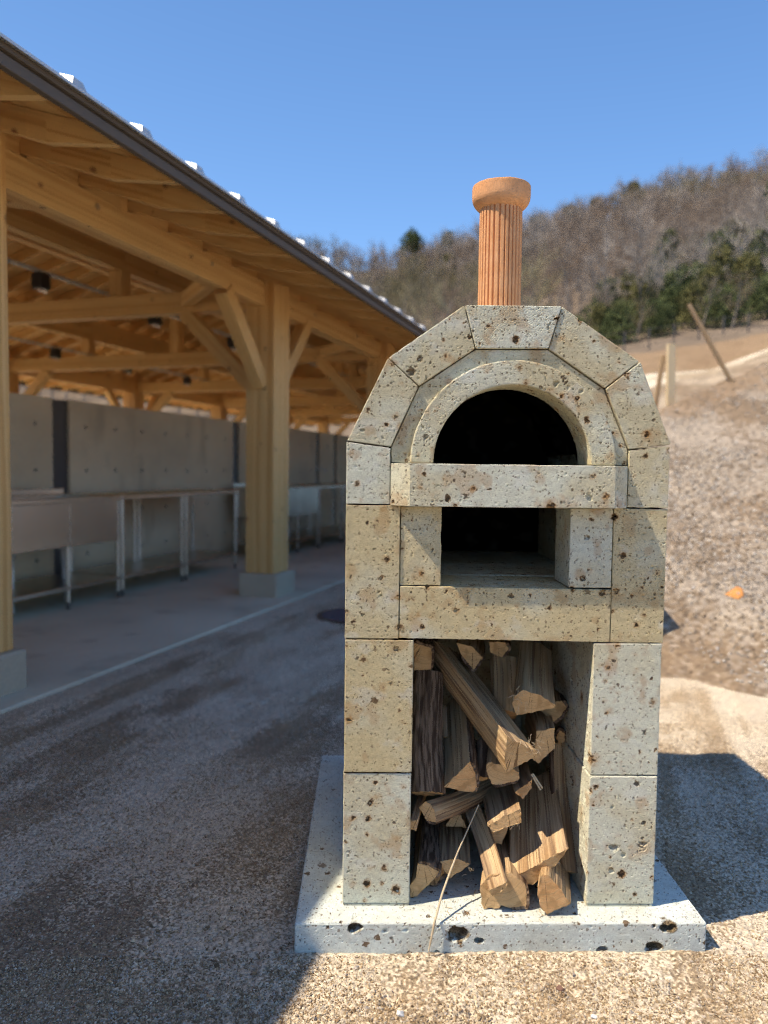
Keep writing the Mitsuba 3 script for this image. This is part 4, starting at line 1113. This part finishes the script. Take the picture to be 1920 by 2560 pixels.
pr = np.array([(0.052, 1.880), (0.0590, 1.8835), (0.0625, 1.8865), (0.0670, 1.8915), (0.0715, 1.8985), (0.0752, 1.9065), (0.0776, 1.9155), (0.0786, 1.926), (0.0790, 1.940), (0.0790, 1.960), (0.0785, 1.9665), (0.0765, 1.9690), (0.066, 1.9695), (0.0535, 1.962), (0.053, 1.92)])
pr[:, 1] = 1.9045 + (pr[:, 1] - 1.880) * 0.72
pp_ = np.stack([np.interp(np.linspace(0, 14, 57), np.arange(15), pr[:, k]) for k in (0, 1)], 1)
A2, K2 = np.meshgrid(np.linspace(0, 2 * np.pi, 161), np.arange(57), indexing='ij')
R2, Z2 = pp_[K2, 0], pp_[K2, 1]
P2 = np.stack([np.cos(A2), np.sin(A2), Z2], -1)
R2 = R2 + 0.0009 * (meshkit.fbm(P2 * [2.2, 2.2, 30], 3, 53) - 0.5) + 0.002 * np.maximum(0, meshkit.noise(P2 * [10, 10, 70], 54) - 0.75) * 4 * (Z2 < 1.925)
Z2 = Z2 + np.where(Z2 > 1.962, 0.003 * (meshkit.fbm(P2 * [4, 4, 1], 3, 55) - 0.5), 0.002 * (meshkit.noise(P2 * [3, 3, 1], 56) - 0.5))
part(chim, 'collar', (np.stack([CHX + R2 * np.cos(A2), CHY + R2 * np.sin(A2), Z2], -1).reshape(-1, 3), grid_faces(161, 57)), 'terracotta', smooth=True)

# base slab of three stones
base = thing('base_slab', 'low pale grey stone base slab in three pieces under the oven', 'base')
for y0, y1 in ((1.832, 2.187), (2.190, 2.546), (2.549, 2.94)):
    part(base, 'slab', block(*rect(-0.169, -0.05, 0.861, ZP), y1 - y0, y0, s=0.003, pp=(0.36, 0.22, 0.55 if y0 < 2 else 0.1), qs=0.0045, cav=HOLLOWS if y0 < 2 else (), faces='flrt', r=0.005), 'stone_pale')

# unseen blocks added behind the oven to cast the shadow on the slope
sb = thing('spare_stone_blocks', 'added stack of blocks hidden behind the oven to cast the shadow on the slope', 'stone')
for k, (x0, y0, z0, x1, y1, z1) in enumerate(((1.00, 4.66, -0.05, 1.54, 5.12, 0.33), (1.02, 4.67, 0.333, 1.53, 5.10, 0.68), (1.04, 4.68, 0.683, 1.53, 5.08, 1.02))):
    part(sb, 'block', cbox((x0, y0, z0), (x1, y1, z1), 0.01), 'stone_grey')

# ---------------------------------------------------------------- split logs in the wood store
LOGS = [
    ('main', [(0.365,1.917,0.517), (0.4,1.928,0.496), (0.448,1.943,0.469), (0.446,1.946,0.452), (0.402,1.942,0.432), (0.369,1.939,0.415), (0.361,1.93,0.452)], (-0.168,0.305,0.185), 0.97, []),
    ('barkleft', [(0.125,2.03,0.318), (0.129,2.011,0.33), (0.144,1.993,0.34), (0.17,1.985,0.344), (0.196,1.993,0.338), (0.211,2.011,0.327), (0.215,2.03,0.316), (0.192,2.052,0.303), (0.147,2.052,0.304)], (0.009,0.17,0.281), 0.95, [0, 1, 2, 3, 4, 5]),
    ('leftc', [(0.214,1.99,0.353), (0.279,1.976,0.431), (0.293,1.981,0.395), (0.301,1.987,0.356), (0.29,1.991,0.339)], (0.015,0.285,0.12), 0.85, [1, 2, 3]),
    ('cross', [(0.144,1.98,0.303), (0.165,1.973,0.321), (0.186,1.964,0.302), (0.191,1.961,0.271), (0.166,1.971,0.27)], (0.203,0.23,-0.022), 0.9, [3]),
    ('pale', [(0.12,1.951,0.278), (0.14,1.949,0.283), (0.138,1.949,0.252), (0.123,1.951,0.257)], (0.04,0.19,0.004), 0.9, []),
    ('bl', [(0.142,1.94,0.158), (0.168,1.939,0.154), (0.197,1.938,0.137), (0.188,1.939,0.119), (0.141,1.941,0.069), (0.124,1.941,0.067), (0.123,1.941,0.099), (0.137,1.941,0.12)], (0.033,0.34,0.006), 0.9, [0, 1, 2]),
    ('bl2', [(0.201,1.972,0.157), (0.244,1.971,0.169), (0.286,1.969,0.154), (0.253,1.969,0.13), (0.231,1.969,0.114)], (0.023,0.31,-0.036), 0.95, []),
    ('paletri', [(0.259,2.09,0.25), (0.289,2.09,0.195), (0.23,2.09,0.198)], (0.04,0.33,-0.079), 1, []),
    ('board', [(0.318,1.867,0.139), (0.362,1.866,0.161), (0.361,1.868,0.148), (0.327,1.871,0.122)], (-0.037,0.252,0.096), 0.95, []),
    ('bottom', [(0.3,1.893,0.136), (0.321,1.893,0.159), (0.351,1.893,0.167), (0.381,1.892,0.166), (0.412,1.89,0.142), (0.42,1.888,0.111), (0.416,1.887,0.084), (0.375,1.888,0.08), (0.354,1.889,0.087), (0.348,1.889,0.079), (0.31,1.89,0.078), (0.303,1.89,0.09)], (0.054,0.36,-0.084), 0.6, [4, 5, 6]),
    ('br', [(0.442,1.865,0.167), (0.449,1.865,0.177), (0.469,1.864,0.18), (0.498,1.861,0.144), (0.523,1.859,0.109), (0.495,1.859,0.094), (0.465,1.86,0.079), (0.451,1.861,0.092), (0.442,1.863,0.118)], (0.082,0.338,-0.076), 0.95, []),
    ('big', [(0.379,1.926,0.138), (0.453,1.912,0.183), (0.525,1.898,0.232), (0.509,1.905,0.201), (0.442,1.924,0.12), (0.397,1.926,0.13)], (0.052,0.305,0.104), 0.8, []),
    ('mid', [(0.324,1.946,0.268), (0.361,1.945,0.293), (0.409,1.945,0.315), (0.412,1.944,0.279), (0.369,1.945,0.262), (0.339,1.945,0.251)], (0.019,0.255,-0.011), 1, []),
    ('round', [(0.325,2.002,0.402), (0.333,2.001,0.418), (0.377,1.999,0.408), (0.413,1.997,0.392), (0.414,1.998,0.372), (0.378,2,0.36), (0.344,2.002,0.356), (0.334,2.002,0.376)], (0.054,0.3,0.03), 0.9, [4, 5]),
    ('wedge', [(0.404,1.986,0.34), (0.451,1.985,0.381), (0.445,1.985,0.353), (0.424,1.984,0.322)], (0.025,0.215,-0.022), 1.1, []),
    ('upright', [(0.395,2.008,0.577), (0.4,2,0.601), (0.42,1.994,0.615), (0.462,1.991,0.606), (0.506,1.993,0.578), (0.504,1.996,0.568), (0.47,2.003,0.558), (0.409,2.016,0.54)], (0.046,0.2,0.096), 0.85, []),
    ('square', [(0.46,2.001,0.503), (0.508,2,0.512), (0.509,1.999,0.457), (0.488,2,0.435), (0.466,2,0.416), (0.451,2.001,0.424)], (0.038,0.3,-0.011), 0.95, []),
    ('dark', [(0.499,2.12,0.52), (0.535,2.12,0.544), (0.556,2.12,0.55), (0.57,2.12,0.531), (0.553,2.12,0.501), (0.53,2.12,0.485)], (0.068,0.33,-0.044), 1, [2, 3, 4]),
    ('stick', [(0.536,1.991,0.122), (0.566,1.986,0.124), (0.595,1.993,0.118), (0.593,2.027,0.095), (0.552,2.032,0.094), (0.535,2.023,0.101)], (0.015,0.19,0.284), 0.95, [5, 4]),
    ('behind', [(0.358,2.098,0.529), (0.395,2.094,0.529), (0.432,2.101,0.521), (0.428,2.139,0.492), (0.377,2.144,0.493), (0.355,2.134,0.502)], (0.011,0.1,0.133), 0.95, []),
    ('top1', [(0.256,2.15,0.709), (0.3,2.15,0.697), (0.335,2.15,0.665), (0.31,2.15,0.628), (0.271,2.15,0.673)], (0.047,0.3,-0.017), 1, [2, 3]),
    ('top2', [(0.351,2.15,0.709), (0.398,2.15,0.71), (0.407,2.15,0.688), (0.39,2.15,0.665), (0.356,2.15,0.679)], (0.053,0.3,-0.032), 1, [1, 2]),
    ('top3', [(0.135,2.15,0.705), (0.188,2.15,0.692), (0.186,2.15,0.628), (0.138,2.15,0.628)], (0.037,0.3,-0.016), 1, [0, 1]),
    ('slim', [(0.312,2.06,0.348), (0.314,2.053,0.354), (0.319,2.047,0.359), (0.327,2.044,0.36), (0.335,2.047,0.357), (0.339,2.053,0.351), (0.339,2.06,0.345), (0.332,2.068,0.339), (0.318,2.068,0.34)], (0.01,0.07,0.078), 0.95, [0, 1, 2, 3, 4, 5]),
    ('under', [(0.34,2.022,0.224), (0.397,2.02,0.235), (0.375,2.019,0.182), (0.353,2.02,0.187)], (0.056,0.33,-0.072), 1, []),
    ('chip', [(0.372,1.947,0.137), (0.381,1.946,0.138), (0.39,1.947,0.134), (0.388,1.953,0.119), (0.375,1.953,0.119), (0.37,1.952,0.123)], (0.002,0.05,0.018), 0.95, []),
    ('brown', [(0.178,1.999,0.064), (0.191,2.001,0.098), (0.212,2.001,0.123), (0.217,2,0.099), (0.196,1.999,0.064)], (0.033,0.3,-0.071), 1, [1, 2, 3, 4]),
    ('strip', [(0.224,2.136,0.44), (0.231,2.135,0.441), (0.238,2.136,0.439), (0.237,2.144,0.433), (0.228,2.145,0.433), (0.224,2.143,0.434)], (0.002,0.06,0.069), 0.95, []),
    ('hid', [(0.549,2.15,0.434), (0.561,2.15,0.454), (0.577,2.15,0.443), (0.576,2.15,0.421), (0.558,2.15,0.415)], (0.093,0.35,-0.071), 1, [0, 1, 2]),
]
LABEL = {
    'main': 'long split log lying diagonally across the front of the pile, upper left to lower right', 'barkleft': 'bark covered dark log standing against the left side of the store, above the crosswise piece',
    'leftc': 'split log with a bright triangular end, left of the diagonal log', 'cross': 'thin split piece lying crosswise under the bark covered log', 'pale': 'short pale split stick at the far left edge beside the crosswise piece',
    'bl': 'bark covered log at the bottom left corner of the pile', 'bl2': 'split log with a pale triangular end crossed by the dry straw', 'paletri': 'split log end showing as a dull triangle behind the straw tip',
    'board': 'narrow board-like split log at the bottom middle, half in sunlight', 'bottom': 'broad rounded log lying on the base slab at the bottom middle', 'br': 'short log with a dark sawn end at the bottom right, overhanging the slab',
    'big': 'largest broad split block with a sunlit face at right of the pile', 'mid': 'split log with a sunlit tip in the middle of the pile', 'round': 'half round log end just under the tip of the diagonal log',
    'wedge': 'small wedge shaped log end between the half round end and the big sunlit block', 'upright': 'thick wedge shaped log at the top right with a fan shaped end', 'square': 'log with a square pale end right of the diagonal log tip',
    'dark': 'reddish log end deep in shade right of the thick wedge log', 'stick': 'tall narrow log standing upright along the right side of the store', 'behind': 'reddish split log standing behind the diagonal log',
    'top1': 'log end under the lintel, behind the top of the diagonal log', 'top2': 'small log end under the lintel in the top middle', 'top3': 'dark log end in the top left corner of the store', 'slim': 'slim bark strip wedged left of the half round log end',
    'under': 'log end in shade beneath the log with the sunlit tip', 'chip': 'small splintered chip beside the big sunlit block', 'brown': 'rounded bark log low behind the triangular end, near the slab', 'strip': 'thin pale upright strip behind the top of the bark covered log',
    'hid': 'round dark log end deep at the right behind the square ended log'}


def perimeter(P, n):
    """The outline resampled, keeping its corners; also which edge each point starts on."""
    L = np.linalg.norm(np.roll(P, -1, 0) - P, axis=1)
    pts, idx = [], []
    for k in range(len(P)):
        m = max(1, int(round(L[k] / L.sum() * n)))
        for i in range(m):
            pts.append(P[k] + (P[(k + 1) % len(P)] - P[k]) * i / m); idx.append(k)
    return np.array(pts), np.array(idx)


def log(i, name, outline, vec, scale, bark):
    P, vec = np.array(outline, float), np.array(vec, float)
    if P[:, 2].min() < 0.12:
        vec[2] = max(vec[2], 0.0)
        P[:, 2] += max(0, ZP + 0.004 - P[:, 2].min())
    c = P.mean(0)
    ax = norm(vec); L = np.linalg.norm(vec)
    # orientation: outline anticlockwise seen from the front end
    area = np.cross(P - c, np.roll(P, -1, 0) - c).sum(0)
    if area @ -ax < 0:
        P = P[::-1]; n_ = len(P)
        bark = [(n_ - 2 - b) % n_ for b in bark]
    R, idx = perimeter(P, 64)
    n, m = len(R), 44
    e1 = norm(np.cross(ax, (0, 0, 1) if abs(ax[2]) < 0.9 else (1, 0, 0))); e2 = np.cross(ax, e1)
    off = R - c
    flat = np.stack([off @ e1, off @ e2], 1)
    nxt, prv = np.roll(R, -1, 0), np.roll(R, 1, 0)
    out = np.cross(nxt - prv, ax); out /= np.linalg.norm(out, axis=1, keepdims=True)
    out *= np.sign((out * off).sum(1).mean())
    arc = np.concatenate([[0], np.cumsum(np.linalg.norm(nxt - R, axis=1))])
    t = np.linspace(0, 1, m)
    rr = np.random.default_rng(500 + i)
    bow = norm(rr.normal(0, 1, 3)) * 0.006
    ring = np.vstack([R, R[:1]]); ringn = np.vstack([out, out[:1]]); roff = np.vstack([off, off[:1]])
    S = 1 + (scale - 1) * t
    V = c + roff[None] * S[:, None, None] + vec[None, None] * t[:, None, None] + (bow * np.sin(t * 3.1)[:, None])[:, None]
    fibre = np.stack(np.broadcast_arrays(t[:, None] * L * 7 + i, arc[None] * 210, np.full((1, 1), i * 3.3)), -1)
    coarse = np.stack(np.broadcast_arrays(t[:, None] * L * 5, arc[None] * 55, np.full((1, 1), i * 7.1)), -1)
    fibre[:, -1], coarse[:, -1] = fibre[:, 0], coarse[:, 0]
    amp = (0.0034 * (meshkit.fbm(fibre, 2, i) - 0.5) + 0.006 * (meshkit.fbm(coarse, 3, i + 50) - 0.5))
    V = V + ringn[None] * amp[..., None]
    ragged = 0.007 * (meshkit.fbm(np.stack([arc * 120, arc * 0 + i, arc * 0], -1), 3, i) - 0.5)
    ragged[-1] = ragged[0]
    flat_ends = V[0].copy(), V[-1].copy()
    V = V + ax * (ragged[None] * np.exp(-t * 30)[:, None])[..., None]
    uv = np.stack(np.broadcast_arrays(t[:, None] * L + 1.3 * (i % 7), 2 * i + 0.5 + arc[None]), -1)
    vs, fs, uvs = [V.reshape(-1, 3)], [grid_faces(m, n + 1)], [uv.reshape(-1, 2)]
    base = m * (n + 1)
    for end, rows in ((0, flat_ends[0]), (1, flat_ends[1])):
        cc = rows[:-1].mean(0)
        K = 18
        s = np.linspace(1, 0.0, K) ** 0.8
        E = cc + (rows - cc)[None] * s[:, None, None]
        q = np.stack([(E - c) @ e1, (E - c) @ e2], -1)
        rough = 0.0011 * (meshkit.fbm(np.concatenate([q * 130, np.full(q.shape[:2] + (1,), i + end * 0.5)], -1), 3, 77) - 0.5) * (1 - s ** 6)[:, None]
        E = E + ax * (rough + (ragged[None] * (s ** 14)[:, None] if end == 0 else 0))[..., None]
        vs.append(E.reshape(-1, 3)); fs.append(grid_faces(K, n + 1, flip=(end == 1)) * 1 + base)
        uvs.append((q + [60, 2 * i + 1]).reshape(-1, 2))
        base += K * (n + 1)
    v, f, u = np.vstack(vs), np.vstack(fs), np.vstack(uvs)
    # make every face look outward
    g = trimesh.Trimesh(v, f, process=False)
    if (g.face_normals[:len(fs[0])] * (g.triangles_center[:len(fs[0])] - (c + vec * 0.5) - ax * ((g.triangles_center[:len(fs[0])] - (c + vec * 0.5)) @ ax)[:, None])).sum() < 0:
        f[:len(fs[0])] = f[:len(fs[0]), ::-1]
    key = thing('firewood_log', LABEL[name], 'log', 'split logs in the wood store')
    put(key, (v, f), 'split_wood', smooth=True, uv=u)
    if bark:
        on = np.isin(idx, bark)
        runs, k0 = [], 0
        cols = [k for k in range(n) if on[k]]
        if not cols:
            return
        start = next((k for k in cols if not on[(k - 1) % n]), cols[0])
        seq = [(start + k) % n for k in range(len(cols) + 1)]
        B = V[:, seq]; N = ringn[[k % n for k in seq]]
        w = len(seq)
        taper = np.minimum(1, np.minimum(np.arange(w), np.arange(w)[::-1]) / 2.0)
        q = np.stack(np.broadcast_arrays(t[:, None] * L * 26, (np.arange(w) * 0.35)[None], np.full((1, 1), i * 2.2)), -1)
        th = (0.0035 + 0.0075 * meshkit.fbm(q, 4, i + 9)) * taper[None]
        O = B + N[None] * th[..., None]
        edge0 = B + N[None] * 0.0004
        uvb = np.stack(np.broadcast_arrays(t[:, None] * L + i, (np.arange(w) * arc[-1] / n)[None] + i), -1)
        v = np.vstack([O.reshape(-1, 3), O[0], edge0[0] + ax * 0.001]); nO = m * w
        f = np.vstack([grid_faces(m, w), grid_faces(2, w, True) + nO])
        part(key, 'bark', (v, f), 'bark', 'rough dark bark', smooth=False, uv=np.vstack([uvb.reshape(-1, 2), uvb[0], uvb[0] + [0, 0.003]]))


for i, row_ in enumerate(LOGS):
    log(i, *row_)

# the dry straw leaning across the front, and splinters on the logs
stalk = np.array([(0.163, 1.818, 0.012), (0.178, 1.822, 0.088), (0.199, 1.866, 0.130), (0.2215, 1.905, 0.1625), (0.246, 1.935, 0.205), (0.3075, 2.0, 0.300)])
tt = np.linspace(0, 5, 30)
pts = np.stack([np.interp(tt, np.arange(6), stalk[:, k]) for k in range(3)], 1)
single('dry_straw', tube(pts, np.interp(tt, [0, 0.6, 3, 5], [0.0016, 0.003, 0.0026, 0.0014]), 8), 'straw', 'long dry straw leaning from the ground across the base slab onto the logs', 'straw')
fr = []
for (x, y, z), k, l in (((0.425, 1.928, 0.492), 9, 0.022), ((0.44, 1.935, 0.475), 7, 0.018), ((0.40, 1.99, 0.60), 14, 0.022), ((0.41, 1.985, 0.585), 8, 0.016), ((0.395, 1.945, 0.27), 7, 0.013), ((0.50, 1.92, 0.19), 6, 0.012), ((0.384, 1.95, 0.155), 8, 0.014), ((0.275, 1.955, 0.15), 6, 0.013)):
    for _ in range(k):
        p = V3(x, y, z) + rng.normal(0, 0.010, 3) * [1, 0.3, 1]
        d = rng.normal(0, 1, 3) * [1, 0.7, 1]
        q = [p]
        for _ in range(5):
            d = d + rng.normal(0, 0.6, 3); q.append(q[-1] + norm(d) * l / 5 - V3(0, 0.0012, 0))
        fr.append(tube(q, np.linspace(0.0006, 0.0003, 6), 4, False))
for _ in range(46):                                   # splinters and crumbs fallen on the slab
    p = V3(rng.uniform(0.13, 0.57), rng.uniform(1.845, 1.97), ZP + 0.0015)
    a, l = rng.uniform(0, 6.28), rng.uniform(0.004, 0.022)
    fr.append(tube([p, p + V3(math.cos(a), math.sin(a), 0.05) * l], [0.0012, 0.0006], 4))
key = put('wood_fibres', join(fr), 'straw')
labels[key] = {'label': 'curled pale wood fibres on the split log ends and crumbs fallen on the slab', 'category': 'fibres', 'kind': 'stuff'}
# a loose splinter bundle by the wedge shaped end
for k, (p0, p1) in enumerate((((0.448, 2.0, 0.385), (0.470, 1.980, 0.350)), ((0.452, 2.0, 0.387), (0.474, 1.978, 0.356)))):
    m, uv = timber(p0, p1, 0.0045, 0.003, up=(0, 1, 0.2), c=0.001)
    single('wood_splinter', m, 'pale_wood', ('long pale splinter hanging beside the wedge shaped log end', 'second pale splinter, just right of the first, beside the wedge shaped log end')[k], 'splinter', uv=uv)

# small white stone chips on the sunlit gravel
for k, (x, y, s, lab) in enumerate(((0.087, 1.625, 0.012, 'white stone chip on the gravel below the foot of the straw'), (0.158, 1.545, 0.017, 'largest white stone chip on the gravel near the lower edge of the picture'), (0.205, 1.585, 0.008, 'tiny white stone chip above the largest chip'), (0.51, 1.605, 0.008, 'small white stone chip alone on the gravel below the right half of the slab'), (0.46, 1.70, 0.011, 'dark reddish stone chip on the gravel below the slab'))):
    pts = rng.normal(0, 1, (18, 3)); pts /= np.linalg.norm(pts, axis=1, keepdims=True)
    pts = pts * s * [1, 0.8, 0.6] + [x, y, float(yard_z(np.array([x]), np.array([y]))[0]) + s * 0.35]
    v, f = hull(pts)
    c = (0.72, 0.72, 0.68) if k < 4 else (0.20, 0.12, 0.09)
    key = thing('stone_chip', lab, 'stone')
    put(key, (v, f), 'stone_grains', color=np.tile(c, (len(v), 1)))
